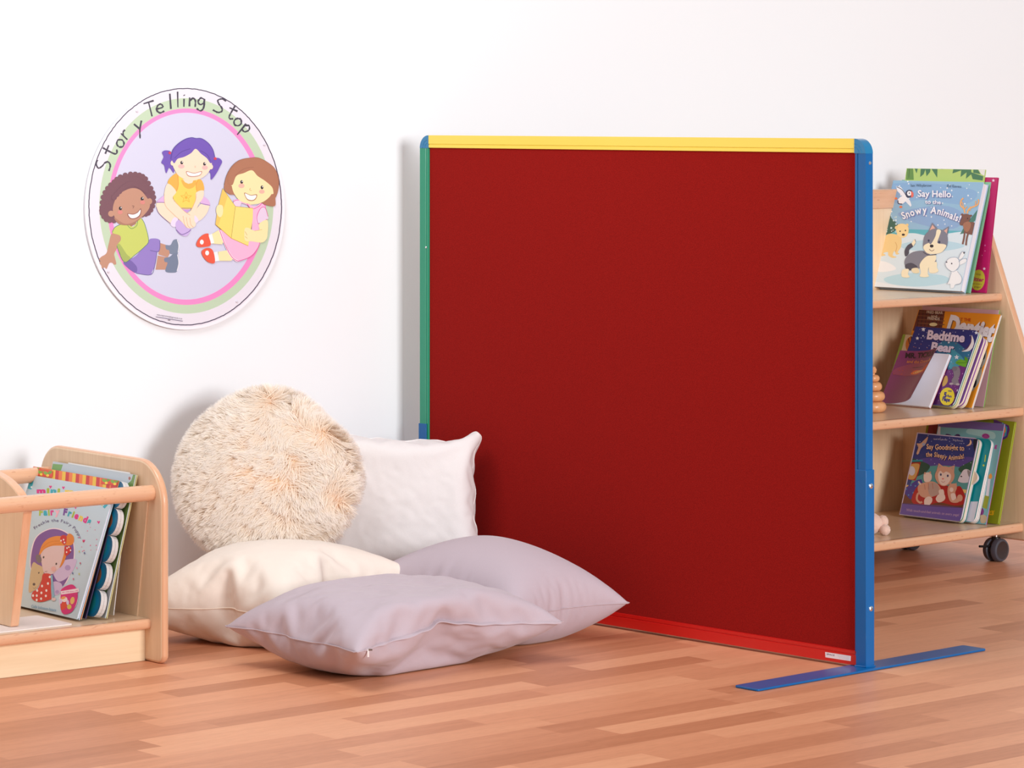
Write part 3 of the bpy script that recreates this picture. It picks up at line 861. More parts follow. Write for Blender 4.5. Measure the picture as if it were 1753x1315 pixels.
    A.blob([(830,820),(880,838),(945,825),(935,870),(890,892),(848,870)], (251, 184, 80)); A.poly([(840,815),(930,815),(915,845),(885,852),(858,840)], SK2)
    A.star(867, 960, 48, (240, 178, 60)); A.star(867, 960, 38, (251, 218, 98)); A.star(867, 960, 18, (240, 178, 60))
    A.blob([(722,850),(788,912),(762,970),(845,1062),(900,1110),(942,1160),(932,1192),(880,1202),(830,1150),(760,1085),(702,1020),(694,930)], SK2)
    A.blob([(1002,905),(1002,960),(962,1022),(932,1112),(938,1182),(905,1195),(852,1140),(848,1100),(905,1062),(940,985),(946,922)], SK2)
    for q in ([(842,1105),(856,1175),(875,1200)], [(868,1115),(880,1180),(900,1200)], [(895,1120),(905,1175),(925,1195)]): A.line(q, 3.5, (228, 176, 130))
    A.line([(762,970),(845,1062),(900,1100)], 3.5, (236, 180, 130)); A.line([(946,930),(940,985),(905,1062)], 3.5, (236, 180, 130)); A.line([(694,930),(702,1020),(760,1085),(830,1150)], 3, (236, 190, 150))
    # face
    A.blob([(762,690),(775,740),(810,790),(870,820),(930,825),(1000,800),(1050,750),(1070,690),(1050,640),(1000,610),(940,572),(880,615),(800,640)], SK2)
    A.ell(760, 688, 16, 20, SK2); A.ell(1063, 718, 16, 20, SK2)
    A.blob([(752,650),(765,600),(800,550),(860,505),(940,498),(1010,515),(1060,560),(1088,640),(1062,690),(1030,650),(985,615),(942,576),(905,610),(850,640),(800,655),(772,690)], PU)
    A.line([(775,650),(830,600),(900,575)], 4, PUd); A.line([(1060,670),(1030,620),(980,590)], 4, PUd)
    A.ell(738, 608, 11, 11, (214, 60, 90)); A.ell(1096, 653, 12, 11, (214, 60, 90))
    for ex, ey in ((832, 685), (1012, 695)):
        A.ell(ex, ey, 11, 14, (40, 34, 44)); A.ell(ex+4, ey-5, 4, 5, (250, 250, 250))
    A.ell(828, 714, 25, 17, (248, 192, 188)); A.ell(1015, 724, 23, 17, (248, 192, 188)); A.ell(938, 717, 6, 9, (244, 206, 180))
    A.blob([(868,752),(930,766),(990,752),(976,786),(920,798),(878,788)], (196, 140, 120)); A.blob([(874,758),(930,771),(984,758),(972,782),(920,792),(882,783)], (253, 251, 252))
    # ---- girl with book
    SK3 = (254, 237, 180); BR = (180, 122, 94); BRd = (158, 104, 80); PK = (252, 190, 224); MG = (226, 50, 150)
    A.blob([(1170,900),(1168,860),(1188,785),(1230,712),(1290,665),(1370,648),(1440,648),(1520,690),(1572,742),(1598,830),(1592,900),(1572,960),(1566,1028),(1480,1012),(1420,960),(1260,940),(1210,935)], BR)
    A.line([(1168,860),(1188,785),(1230,712),(1290,665),(1370,648),(1440,648),(1520,690),(1572,742),(1598,830),(1590,910),(1572,960)], 4, BRd)
    A.zoom(130, 290, K)
    A.poly([(1062,515),(1125,478),(1162,570),(1150,592),(1062,585)], SK3); A.poly([(1120,650),(1195,638),(1238,705),(1222,722),(1122,722)], SK3)
    A.poly([(1040,520),(1070,508),(1088,580),(1058,588)], (250, 250, 252)); A.poly([(1082,655),(1115,648),(1128,722),(1088,728)], (250, 250, 252))
    A.blob([(946,592),(964,550),(1000,516),(1040,506),(1046,530),(1060,598),(1000,614),(960,612)], (238, 92, 66)); A.blob([(988,650),(1018,624),(1060,624),(1085,660),(1092,738),(1040,732),(1002,692)], (238, 92, 66))
    A.ell(990, 574, 15, 19, (250, 250, 252)); A.ell(1032, 660, 15, 19, (250, 250, 252))
    A.blob([(1130,478),(1220,520),(1360,560),(1440,540),(1456,565),(1430,625),(1372,690),(1272,728),(1235,700),(1185,600)], PK)
    A.line([(1130,478),(1160,560),(1195,640),(1235,700),(1275,724)], 14, (252, 236, 246)); A.line([(1130,478),(1160,560),(1195,640),(1235,700),(1275,724)], 5, MG)
    A.line([(1275,726),(1372,690),(1430,625),(1450,570)], 4, MG)
    A.zoom(130, 130, K)
    A.blob([(1240,990),(1300,975),(1400,1030),(1460,1005),(1492,1045),(1460,1100),(1440,1170),(1446,1260),(1430,1320),(1380,1320),(1380,1050)], PK)
    A.blob([(1240,990),(1262,978),(1300,978),(1290,1032),(1250,1025)], (240, 214, 240)); A.line([(1240,995),(1265,980),(1330,990),(1380,1050),(1440,1030),(1462,1005)], 4, MG)
    A.blob([(1428,1165),(1424,1110),(1455,1045),(1490,1042),(1512,1110),(1508,1132)], (236, 214, 240)); A.line([(1505,1130),(1440,1170),(1426,1110),(1455,1045),(1490,1042),(1512,1110)], 4, MG)
    A.poly([(1330,960),(1430,980),(1415,1012),(1370,1018)], SK3)
    A.poly([(1155,888),(1255,1030),(1222,1282),(1098,1172),(1116,1040)], (253, 226, 118)); A.poly([(1255,1030),(1394,1045),(1392,1130),(1356,1342),(1222,1282)], (253, 230, 132))
    A.poly([(1155,888),(1195,945),(1120,1180),(1098,1172),(1116,1040)], (250, 206, 104))
    A.line([(1155,888),(1255,1030),(1222,1282)], 3, (170, 140, 60), smooth=False); A.line([(1098,1172),(1222,1282),(1356,1342)], 4, (214, 160, 50), smooth=False); A.line([(1255,1030),(1394,1045)], 3, (190, 150, 60))
    A.blob([(1118,1020),(1150,1022),(1158,1050),(1152,1098),(1130,1116),(1106,1085),(1104,1045)], SK3)
    A.zoom(130, 290, K)
    A.blob([(1442,430),(1508,402),(1508,520),(1492,560),(1458,578),(1385,568),(1332,562),(1325,500),(1332,464),(1358,462),(1400,482),(1442,478)], SK3)
    A.line([(1330,490),(1348,520)], 3.5, (214, 180, 110)); A.line([(1330,530),(1350,545)], 3.5, (214, 180, 110)); A.line([(1405,486),(1465,476)], 3.5, (224, 190, 120))
    A.zoom(130, 130, K)
    A.blob([(1226,850),(1240,920),(1290,985),(1370,1012),(1450,1005),(1520,960),(1550,900),(1535,840),(1450,760),(1385,742),(1290,770),(1245,800)], SK3)
    A.ell(1230, 848, 17, 22, SK3); A.ell(1545, 912, 16, 22, SK3)
    A.blob([(1232,860),(1200,850),(1196,790),(1240,712),(1320,665),(1400,655),(1500,690),(1570,760),(1592,850),(1560,930),(1545,880),(1490,830),(1430,790),(1385,745),(1320,768),(1262,790)], BR)
    A.line([(1250,790),(1320,735),(1400,720)], 4, BRd)
    for ex, ey in ((1304, 838), (1465, 880)):
        A.ell(ex, ey, 11, 15, (40, 34, 44)); A.ell(ex+4, ey-5, 4, 5, (250, 250, 250))
    A.ell(1302, 868, 24, 18, (248, 190, 172)); A.ell(1463, 914, 22, 16, (248, 190, 172)); A.line([(1372,885),(1368,900),(1382,906)], 3.5, (214, 170, 110))
    A.blob([(1324,922),(1375,940),(1424,936),(1416,972),(1385,988),(1345,975)], (180, 130, 90)); A.blob([(1330,928),(1375,945),(1418,942),(1411,968),(1385,981),(1348,970)], (253, 251, 252))
    # maker's line and screw heads
    A.tr = (0, 0, 1)
    A.text('www.inspirationalplaygrounds.co.uk', (267.5, 539.5), (311, 547), 2.6, (70, 62, 90)); A.line([(266, 542.3), (312, 549.8)], 1.0, (120, 112, 140)); A.line([(287, 547.6), (290.5, 548.2)], 1.0, (70, 62, 90))
    A.put(k, PRINT, 0, conv=lambda q: (q[0], off-TH-q[2], q[1]))
    o = k.build('sign_board', root, smooth=False)
    for px, py in ((234, 190), (452, 247.5), (405, 516), (185, 465)):
        q = fm(px, py)
        s = MB(); s.lathe([(0, 0.003), (0.0025, 0.0026), (0.004, 0)], (q[0], off-TH, q[1]), (0, -1, 0), plain('white_screw', (214, 210, 222), 0.4), n=14); s.build('screw', root)

# ================================================================ picture books
def build_books():
    G1, G2, G3, G0 = 'picture books leaning on the top shelf', 'picture books leaning on the middle shelf', 'picture books leaning on the bottom shelf', 'picture books leaning in the book box'
    # ---------- top shelf
    def art_snow(A):
        A.zoom(1480, 270, 0.19011)
        A.poly([(0,180),(1100,180),(1100,1300),(0,1300)], (150, 192, 222))
        A.blob([(200,250),(600,230),(1000,300),(900,420),(500,380),(300,420)], (140, 180, 220)); A.blob([(300,500),(700,430),(900,520),(800,640),(500,600)], (142, 176, 218))
        A.poly([(100,655),(420,645),(870,660),(870,700),(60,720)], (96, 184, 200))
        A.blob([(-100,760),(120,720),(300,690),(440,680),(560,700),(700,690),(900,665),(1000,690),(1100,720),(1050,1300),(-100,1300)], (222, 238, 248))
        A.blob([(330,780),(560,740),(800,760),(900,800),(700,840),(400,830)], (190, 224, 240)); A.blob([(60,930),(180,935),(265,975),(275,1010),(150,1030),(60,1000)], (246, 248, 252))
        A.blob([(180,1085),(400,1040),(700,1060),(760,1120),(500,1160),(250,1140)], (190, 226, 240)); A.blob([(60,1120),(300,1150),(600,1190),(700,1240),(60,1220)], (238, 244, 250))
        A.dots(100, 200, 1060, 650, 60, 4, 8, (240, 246, 252), 3)
        # fir trees
        A.blob([(215,460),(240,540),(300,600),(290,640),(240,680),(150,690),(165,600)], (62, 104, 92)); A.dots(160, 500, 290, 680, 26, 5, 11, (200, 224, 232), 5)
        A.poly([(1040,440),(1045,520),(960,600),(900,680),(860,690),(900,620)], (70, 126, 112))
        # bear cub
        Y = (246, 214, 150)
        A.blob([(165,740),(210,690),(280,690),(330,720),(330,800),(300,850),(315,865),(285,872),(270,840),(255,880),(290,895),(250,902),(215,880),(210,850),(170,860),(190,878),(140,885),(130,850)], Y)
        A.blob([(285,640),(300,605),(340,594),(385,610),(398,650),(385,700),(345,722),(300,700)], (250, 222, 162)); A.ell(288, 630, 14, 16, Y); A.ell(385, 606, 13, 12, Y)
        A.ell(350, 694, 14, 10, (50, 40, 50)); A.ell(321, 663, 6, 7, (50, 40, 50)); A.ell(369, 656, 6, 7, (50, 40, 50)); A.line([(278,760),(292,800),(280,850)], 5, (224, 176, 110))
        # seabird
        A.poly([(285,255),(330,265),(375,330),(385,350),(340,345),(295,300)], (246, 246, 252)); A.poly([(372,350),(410,385),(425,430),(415,442),(375,400),(350,380)], (240, 242, 250))
        A.blob([(312,410),(300,380),(340,345),(385,345),(375,385),(345,415)], (250, 250, 254)); A.blob([(375,350),(372,310),(400,290),(430,300),(430,345),(400,362)], (52, 58, 88)); A.ell(404, 322, 20, 22, (248, 248, 252))
        A.poly([(420,298),(442,318),(442,350),(420,362)], (238, 110, 96)); A.ell(405, 320, 5, 6, (40, 50, 70)); A.line([(290,262),(340,290),(378,345)], 6, (52, 58, 88)); A.line([(303,385),(306,412),(340,418)], 8, (52, 58, 88))
        A.ell(284, 368, 13, 10, (240, 128, 80)); A.ell(328, 444, 14, 10, (240, 128, 80))
        # reindeer
        O = (244, 178, 112)
        A.line([(905,500),(895,460),(868,430),(872,385),(892,365)], 13, O); A.line([(905,480),(880,400)], 8, O); A.line([(925,505),(945,460),(1010,430),(1030,400),(1025,375)], 13, O); A.line([(950,480),(955,440)], 9, O); A.line([(1000,435),(1005,390)], 9, O); A.line([(900,465),(925,440)], 8, O)
        DB = (128, 82, 66)
        A.blob([(890,600),(930,580),(1010,595),(1010,690),(940,690),(905,670)], DB); A.blob([(870,560),(885,515),(925,508),(955,525),(945,570),(905,600),(880,612),(858,600)], DB)
        A.blob([(890,600),(935,575),(960,600),(940,660),(905,665)], (168, 112, 84)); A.ell(880, 518, 12, 16, DB, 20); A.ell(955, 525, 16, 10, DB, -20)
        for q in ([(905,660),(898,720),(885,780)], [(935,680),(922,730),(915,790)]): A.line(q, 15, DB)
        A.ell(930, 548, 5, 6, (30, 24, 30))
        # husky puppy
        GR, GD, CR = (128, 130, 146), (74, 74, 92), (250, 238, 206)
        A.blob([(370,890),(362,840),(390,790),(440,760),(455,735),(462,765),(440,800),(405,830),(400,865)], GD); A.poly([(425,772),(452,735),(463,765),(440,800)], CR)
        A.blob([(375,900),(440,850),(540,840),(600,880),(640,900),(640,960),(560,985),(480,1000),(400,1015),(362,960)], GR)
        A.blob([(375,960),(430,950),(480,990),(400,1016),(368,990)], GD)
        A.blob([(345,1010),(400,1005),(395,1050),(410,1075),(375,1082),(336,1068)], CR); A.blob([(430,1000),(480,995),(495,1035),(455,1042),(428,1025)], (240, 226, 190))
        A.blob([(500,960),(560,890),(640,880),(640,930),(585,980),(572,1040),(582,1070),(540,1078),(500,1068),(510,1030)], CR); A.blob([(590,960),(650,940),(655,990),(668,1022),(630,1040),(585,1030)], CR)
        A.poly([(575,665),(612,585),(655,630),(648,670)], GR); A.poly([(588,658),(614,605),(640,640)], (232, 178, 160)); A.poly([(690,660),(762,618),(750,700),(725,710)], GR); A.poly([(708,668),(750,636),(740,692)], (232, 178, 160))
        A.blob([(530,760),(545,700),(600,650),(660,640),(730,670),(752,730),(742,800),(700,850),(640,868),(570,862),(532,820)], GR)
        A.blob([(600,780),(640,710),(655,650),(690,660),(672,720),(660,770),(720,780),(738,800),(700,850),(640,868),(570,862),(534,820),(540,790),(580,770)], CR)
        A.ell(607, 797, 17, 14, (42, 36, 46)); A.ell(580, 748, 9, 11, (48, 60, 92)); A.ell(676, 762, 10, 12, (48, 60, 92)); A.line([(585,825),(607,842),(630,830)], 5, (120, 84, 80))
        A.line([(530,850),(580,878),(650,872)], 7, GD)
        # white rabbit
        W_ = (246, 248, 252); RL = (150, 166, 190)
        A.blob([(850,905),(880,850),(908,850),(900,880),(870,915)], W_); A.blob([(850,940),(890,912),(932,912),(925,935),(870,965),(845,965)], W_); A.poly([(888,852),(910,850),(900,872)], (60, 60, 74)); A.poly([(918,912),(934,910),(926,932)], (60, 60, 74))
        A.blob([(735,940),(770,905),(830,900),(858,940),(848,990),(800,1028),(750,1000),(730,965)], W_); A.blob([(785,1030),(840,1020),(878,1080),(870,1130),(820,1145),(808,1170),(780,1175),(775,1140),(745,1140),(765,1100)], W_)
        A.line([(735,940),(770,905),(830,900),(858,940),(848,990),(800,1028),(750,1000),(730,965),(735,940)], 4, RL); A.line([(840,1025),(878,1080),(868,1130),(822,1145)], 4, RL); A.line([(785,1035),(765,1100),(745,1140)], 4, RL)
        A.ell(742, 942, 7, 6, (70, 66, 84)); A.ell(788, 955, 6, 7, (60, 60, 80)); A.line([(850,905),(880,850),(908,850)], 4, RL); A.line([(850,940),(890,912),(932,912)], 4, RL)
        # words
        A.text('Ian Whybrow', (420, 262), (606, 262), 24, (70, 96, 120)); A.text('Ed Eaves', (746, 266), (873, 272), 24, (70, 96, 120))
        for d, c in ((5, (130, 132, 190)), (0, (248, 248, 254))):
            A.text('Say Hello', (482+d, 352+d), (782+d, 358+d), 58, c, 0.02); A.text('to the', (548+d, 414+d), (690+d, 420+d), 34, c, 0.015)
            A.arctext('Snowy Animals!', [(350+d,556+d),(450+d,520+d),(560+d,500+d),(680+d,515+d),(780+d,552+d),(856+d,582+d)], 62, c, 0.025)
    make_book(SF, Z_TOP, (1644, 503.5), (1684, 312), (1530.5, 306), 0.024, 'blue picture book of snowy animals with grey husky puppy, front of the top shelf',
              ub=-0.125, cover=(178, 206, 230), pages=(238, 236, 244), art=art_snow, group=G1, hard=True, spine=(120, 170, 210))
    make_book(SF, Z_TOP, (1660, 503.5), (1697, 311), (1545.5, 304), 0.005, 'mint green picture book directly behind the snowy animals book on top shelf',
              ub=-0.088, cover=(140, 200, 162), pages=(240, 240, 240), group=G1)
    def art_leaf(A):
        A.zoom(1540, 280, 0.1215)
        A.poly([(-300,-300),(1500,-300),(1500,1800),(-300,1800)], (188, 214, 118))
        GD, GL = (70, 124, 84), (62, 140, 92)
        A.poly([(100,40),(190,40),(200,230),(90,230)], (104, 148, 70)); A.line([(140,50),(130,200)], 7, (60, 90, 50))
        for q in ([(200,40),(240,140),(262,50)], [(300,50),(290,190),(340,150),(370,70)], [(360,50),(380,180),(430,120),(440,60)], [(440,60),(530,200),(535,60)], [(760,70),(745,140),(860,100),(900,70)], [(870,80),(860,190),(950,120),(960,70)], [(950,80),(935,215),(1010,150),(1010,80)], [(1000,120),(1180,180),(1170,240),(1030,220)], [(1040,80),(1040,130),(1140,150),(1100,80)]):
            A.poly(q, GD)
        A.ell(600, 68, 40, 12, (80, 78, 100)); A.poly([(1110,80),(1210,80),(1210,180),(1150,150)], (238, 236, 230))
    make_book(SF, Z_TOP, (1656.4, 500), (1687, 290.5), (1553, 286.5), 0.004, 'green jungle leaf picture book standing tallest on the top shelf', cover=(188, 214, 118), art=art_leaf, group=G1, y=-0.305)
    def art_mag(A):
        A.zoom(1480, 270, 0.19011)
        A.star(1160, 205, 16, (244, 220, 236)); A.star(1078, 1000, 15, (244, 220, 236)); A.star(1085, 790, 10, (226, 120, 190)); A.star(1085, 840, 5, (240, 180, 214)); A.star(1060, 880, 5, (240, 180, 214))
        A.ell(1022, 1102, 62, 94, (204, 190, 62), 8); A.text('With', (1000, 1058), (1048, 1062), 18, (110, 60, 60)); A.text('Glitter', (936, 1104), (1072, 1118), 36, (176, 28, 90), 0.03, lean=0.1)
        A.text('on every', (975, 1140), (1056, 1146), 15, (110, 60, 60)); A.text('page!', (990, 1168), (1046, 1174), 15, (110, 60, 60))
    make_book(SF, Z_TOP, (1687, 502.5), (1708, 304), (1600, 300), 0.006, 'magenta picture book with silver stars at right end of top shelf', ub=-0.045, cover=(196, 20, 104), art=art_mag, group=G1, pages=(226, 214, 220))
    # ---------- middle shelf
    def art_pink(A): pass
    make_book(SF, Z_MID, (1683, 699), (1710, 531), (1580, 524), 0.005, 'dusty pink picture book at back of the middle shelf, behind the orange one', y=-0.375, cover=(206, 166, 176), back=(120, 190, 80), group=G2, pages=(214, 226, 206))
    def art_dent(A):
        A.zoom(1480, 490, 0.19011)
        A.poly([(-100,100),(1300,100),(1300,1300),(-100,1300)], (236, 152, 38))
        A.poly([(470,190),(728,208),(690,420),(420,400)], (104, 52, 46))
        for i in range(7): A.line([(500+i*33,200),(470+i*33,400)], 9, (74, 44, 44))
        for i in range(5): A.line([(480,230+i*34),(720,245+i*34)], 8, (128, 84, 60))
        A.text('FRED BEAR', (560, 245), (705, 252), 24, (236, 220, 200), 0.01); A.text('and', (600, 276), (652, 280), 20, (236, 220, 200)); A.text('FRIENDS', (568, 300), (676, 308), 24, (236, 220, 200), 0.01)
        A.ell(620, 345, 36, 16, (232, 214, 160))
        A.text('AT THE', (842, 312), (958, 318), 28, (196, 60, 30), 0.02)
        for d, c in ((7, (120, 80, 60)), (0, (238, 234, 240))):
            A.text('Dentist', (728+d, 418+d), (1150+d, 494+d), 160, c, 0.06, lean=0.12)
        A.blob([(1010,740),(1040,600),(1075,550),(1100,590),(1092,680),(1060,740),(1052,830),(1010,900),(965,940)], (168, 162, 148)); A.ell(1072, 625, 16, 38, (36, 44, 52), 6); A.ell(1040, 850, 0.1, 0.1, (36,44,52)); A.ell(992, 875, 16, 40, (30, 36, 44), 12); A.ell(1006, 775, 9, 20, (36, 40, 48), 10); A.line([(1010,750),(1058,735)], 6, (110, 104, 96))
    make_book(SF, Z_MID, (1663, 699), (1712.5, 538.5), (1574, 529), 0.008, 'orange picture book with grey koala and large white lettering, middle shelf', ub=-0.15, cover=(236, 152, 38), back=(240, 240, 240), art=art_dent, group=G2)
    def art_pale(A):
        A.zoom(1480, 490, 0.19011)
        A.poly([(372,430),(900,450),(800,1100),(200,1090)], (238, 232, 214)); A.ell(420, 530, 50, 75, (226, 140, 50)); A.line([(395,470),(405,520)], 8, (90, 54, 30)); A.line([(420,450),(430,520)], 8, (90, 54, 30))
    make_book(SF, Z_MID, (1639.5, 699), (1674, 581), (1548, 567), 0.003, 'lime green edged picture book behind the navy bear book, middle shelf', y=-0.34, cover=(150, 192, 66), art=art_pale, group=G2)
    make_book(SF, Z_MID, (1645, 699.5), (1687, 576), (1580, 570), 0.021, 'cream paged board book with purple edge between navy and orange books', ub=-0.187, cover=(120, 70, 150), pages=(232, 218, 200), board=4, rc=0.02, group=G2, fore=[(236, 222, 202), (140, 84, 160), (236, 222, 202)], name='board_book')
    def art_bed(A):
        A.zoom(1480, 490, 0.19011)
        A.poly([(-100,300),(1200,300),(1200,700),(-100,700)], (44, 54, 128)); A.poly([(-100,690),(1200,690),(1200,1200),(-100,1200)], (84, 34, 96))
        A.blob([(760,470),(900,560),(1000,640),(900,760),(780,780),(700,650),(640,560)], (44, 116, 156)); A.blob([(760,560),(860,620),(900,700),(800,760),(740,680)], (70, 160, 184)); A.blob([(620,820),(800,740),(960,700),(960,900),(800,960),(600,960)], (112, 50, 128))
        A.dots(440, 350, 1050, 800, 120, 2, 4.5, (200, 206, 240), 8); A.dots(640, 780, 950, 1100, 60, 2, 5, (220, 160, 220), 9); A.dots(440, 350, 1040, 1080, 40, 3, 5, (180, 120, 90), 12)
        for x, y, r in ((530, 388, 22), (476, 470, 18), (1006, 420, 18), (830, 640, 24), (890, 400, 10), (760, 505, 12), (528, 448, 10), (740, 1075, 16), (840, 940, 14)): A.star(x, y, r, (236, 240, 252))
        for d, c in ((5, (30, 24, 80)), (0, (226, 214, 236))):
            A.text('Bedtime', (560+d, 474+d), (898+d, 503+d), 78, c, 0.045, lean=0.1); A.text('Bear', (596+d, 578+d), (800+d, 596+d), 74, c, 0.045, lean=0.1)
        A.blob([(965,440),(985,490),(980,545),(940,585),(875,588),(920,570),(950,530),(965,480)], (240, 236, 240)); A.line([(962,445),(958,510),(920,560),(878,582)], 4, (120, 60, 60))
        A.blob([(820,690),(860,660),(900,670),(935,690),(930,730),(890,725),(860,715)], (110, 180, 50)); A.poly([(900,670),(905,630),(935,660),(930,700)], (90, 160, 40)); A.line([(830,692),(920,690)], 4, (50, 110, 30))
        GY = (140, 132, 144)
        A.blob([(800,760),(820,725),(855,735),(862,790),(845,840),(848,885),(800,888),(785,850),(805,810)], GY); A.ell(812, 745, 24, 22, (124, 118, 130)); A.ell(782, 880, 18, 10, (190, 180, 186)); A.ell(840, 885, 18, 10, (190, 180, 186)); A.blob([(700,890),(720,820),(745,810),(750,860),(720,900)], (216, 176, 96))
        A.ell(745, 995, 66, 82, (244, 226, 60), 8); A.text('with', (752, 950), (786, 955), 18, (60, 30, 120), 0.03); A.text('5', (714, 1000), (740, 1002), 44, (40, 40, 140), 0.06); A.text('fun', (744, 998), (784, 1004), 22, (40, 40, 140), 0.04); A.text('Flaps', (700, 1030), (768, 1042), 34, (40, 40, 140), 0.05)
    make_book(SF, Z_MID, (1631.5, 700.5), (1677, 566), (1569.5, 555.5), 0.020, 'navy board book with crescent moon and yellow sticker, middle shelf', ub=-0.212, cover=(44, 50, 120), pages=(226, 216, 196), board=6, rc=0.018, art=art_bed, group=G2, name='board_book',
              fore=[(210, 210, 220), (70, 150, 130), (232, 220, 196), (190, 190, 60), (232, 222, 200), (226, 216, 196)])
    def art_tick(A):
        A.zoom(1480, 490, 0.19011)
        A.blob([(300,740),(440,700),(600,700),(700,740),(620,830),(420,820),(260,800)], (160, 74, 120)); A.blob([(400,800),(440,770),(520,780),(560,745),(620,740),(620,810),(520,805),(450,812)], (236, 112, 44)); A.blob([(420,796),(470,778),(540,790),(470,802)], (250, 200, 120)); A.dots(250, 760, 600, 830, 20, 3, 7, (190, 80, 70), 4)
        A.text('MR. TICKLE', (350, 650), (622, 652), 48, (34, 18, 42), 0.035, lean=0.1); A.text('and the Dragon', (362, 694), (584, 712), 28, (230, 150, 90), 0.02, lean=0.15); A.line([(410, 742), (465, 744), (518, 745)], 5, (84, 36, 80), jit=0.6)
        A.blob([(592,680),(612,690),(606,712),(590,708)], (236, 190, 150))
    make_book(SF, Z_MID, (1590, 699), (1626, 606), (1541, 601), 0.010, 'small purple paperback with curling cover at front of middle shelf', ub=-0.237, cover=(136, 58, 126), back=(214, 90, 60), pages=(244, 242, 252), art=art_tick, group=G2, name='paperback_book', hard=False, ct=0.0006,
              curl=dict(TL=(1540, 601), TR=(1607, 601), BL=(1510, 693), D=0.050))
    # ---------- bottom shelf
    def art_lime(A):
        A.zoom(1600, 720, 0.14448)
        A.poly([(700,-20),(880,60),(890,110),(862,200),(820,225),(700,240)], (92, 54, 130)); A.poly([(800,20),(862,80),(850,180),(800,210)], (60, 160, 190)); A.ell(826, 110, 18, 40, (240, 170, 60)); A.ell(815, 165, 14, 24, (226, 120, 90))
        A.text('123', (600, 1112), (700, 1120), 48, (236, 186, 30), 0.06); A.ell(706, 1072, 4, 8, (236, 186, 30))
    make_book(SF, Z_BOT, (1708, 892.5), (1737, 722), (1590, 712), 0.009, 'lime green picture book, rightmost on the bottom shelf', cover=(140, 152, 28), back=(178, 190, 50), pages=(176, 184, 90), art=art_lime, group=G3, ub=-0.087)
    make_book(SF, Z_BOT, (1663.7, 893), (1694.8, 726), (1592, 722), 0.004, 'dark red picture book mostly hidden at back left of bottom shelf', cover=(120, 30, 40), back=(110, 100, 170), group=G3, y=-0.35)
    def art_teal(A):
        A.zoom(1600, 720, 0.14448)
        A.poly([(-200,-50),(900,-50),(900,130),(-200,60)], (112, 94, 160)); A.poly([(-200,60),(900,132),(900,1400),(-200,1400)], (122, 182, 190)); A.blob([(400,100),(520,110),(700,140),(700,220),(500,180),(380,150)], (160, 206, 208)); A.poly([(-200,60),(70,72),(30,1400),(-200,1400)], (226, 222, 226))
        A.blob([(135,160),(180,165),(220,185),(260,162),(296,168),(290,200),(140,190)], (70, 40, 100)); A.ell(606, 185, 46, 30, (170, 70, 150), 8); A.line([(570,190),(606,160),(645,200)], 5, (120, 30, 110))
        A.text('g', (708, 320), (738, 324), 44, (170, 60, 150), 0.05); A.poly([(632,690),(664,694),(640,900),(606,888)], (226, 226, 238)); A.poly([(640,650),(668,625),(684,660),(672,692),(640,686)], (240, 160, 60)); A.poly([(596,888),(648,900),(618,1050),(566,1030)], (156, 166, 40))
        A.blob([(560,1040),(585,1070),(570,1120),(540,1130)], (130, 40, 130)); A.blob([(540,1130),(590,1120),(620,1150),(600,1210),(550,1210)], (206, 184, 150))
    make_book(SF, Z_BOT, (1687.5, 895.5), (1719.5, 726), (1608, 722), 0.004, 'tall teal and lilac picture book with pink edge, behind the board books', ub=-0.115, cover=(122, 182, 190), back=(206, 90, 176), pages=(206, 110, 186), art=art_teal, group=G3)
    def art_t2(A):
        A.zoom(1600, 720, 0.14448)
        A.line([(604,408),(594,490)], 11, (214, 222, 60)); A.ell(580, 532, 11, 12, (214, 222, 60)); A.poly([(300,960),(520,960),(560,1200),(300,1200)], (222, 224, 240))
    make_book(SF, Z_BOT, (1668, 894.5), (1699, 752.5), (1590, 748), 0.017, 'teal board book just behind the cat board book on bottom shelf', ub=-0.135, cover=(0, 150, 164), pages=(236, 226, 224), board=5, rc=0.018, art=art_t2, group=G3, name='board_book')
    def art_cat(A):
        A.zoom(1500, 730, 0.12928)
        A.poly([(200,50),(1500,50),(1500,1350),(200,1350)], (48, 62, 130))
        A.blob([(560,440),(900,400),(1300,420),(1200,560),(900,600),(600,520)], (86, 72, 150)); A.blob([(480,700),(620,560),(800,520),(1100,540),(1280,620),(1300,900),(800,1000),(450,950)], (84, 158, 160)); A.blob([(460,440),(560,450),(710,520),(640,620),(480,660)], (44, 82, 70)); A.blob([(1090,560),(1200,490),(1340,440),(1340,600),(1150,620)], (44, 92, 76)); A.blob([(1290,180),(1370,170),(1370,380),(1300,320)], (28, 38, 60))
        A.dots(460, 120, 1330, 520, 60, 3, 6, (190, 200, 230), 6)
        A.poly([(300,880),(1300,1010),(1230,1120),(300,1030)], (110, 62, 44)); A.poly([(380,770),(430,780),(400,830),(370,815)], (226, 190, 110)); A.poly([(1130,830),(1260,850),(1240,890),(1130,880)], (232, 200, 120))
        A.poly([(440,480),(592,476),(560,620),(520,720),(400,700)], (168, 40, 36)); A.blob([(440,520),(570,500),(545,620),(500,700),(415,680)], (206, 160, 92)); A.ell(472, 590, 44, 62, (206, 208, 224)); A.line([(400,462),(615,452)], 18, (40, 150, 170))
        A.poly([(380,820),(540,710),(600,700),(620,760),(520,840),(500,980),(440,960),(370,880)], (74, 60, 150))
        for x, y in ((400,830),(460,780),(490,880),(520,790),(560,760),(430,910)): A.star(x, y, 14, (90, 160, 210))
        A.blob([(470,990),(520,830),(620,760),(800,760),(1000,800),(1060,800),(1120,800),(1180,920),(1200,1010),(1050,1050),(850,1010),(700,1040),(580,1060)], (176, 34, 36))
        C1, C2, C3 = (214, 164, 140), (236, 216, 206), (188, 160, 150)
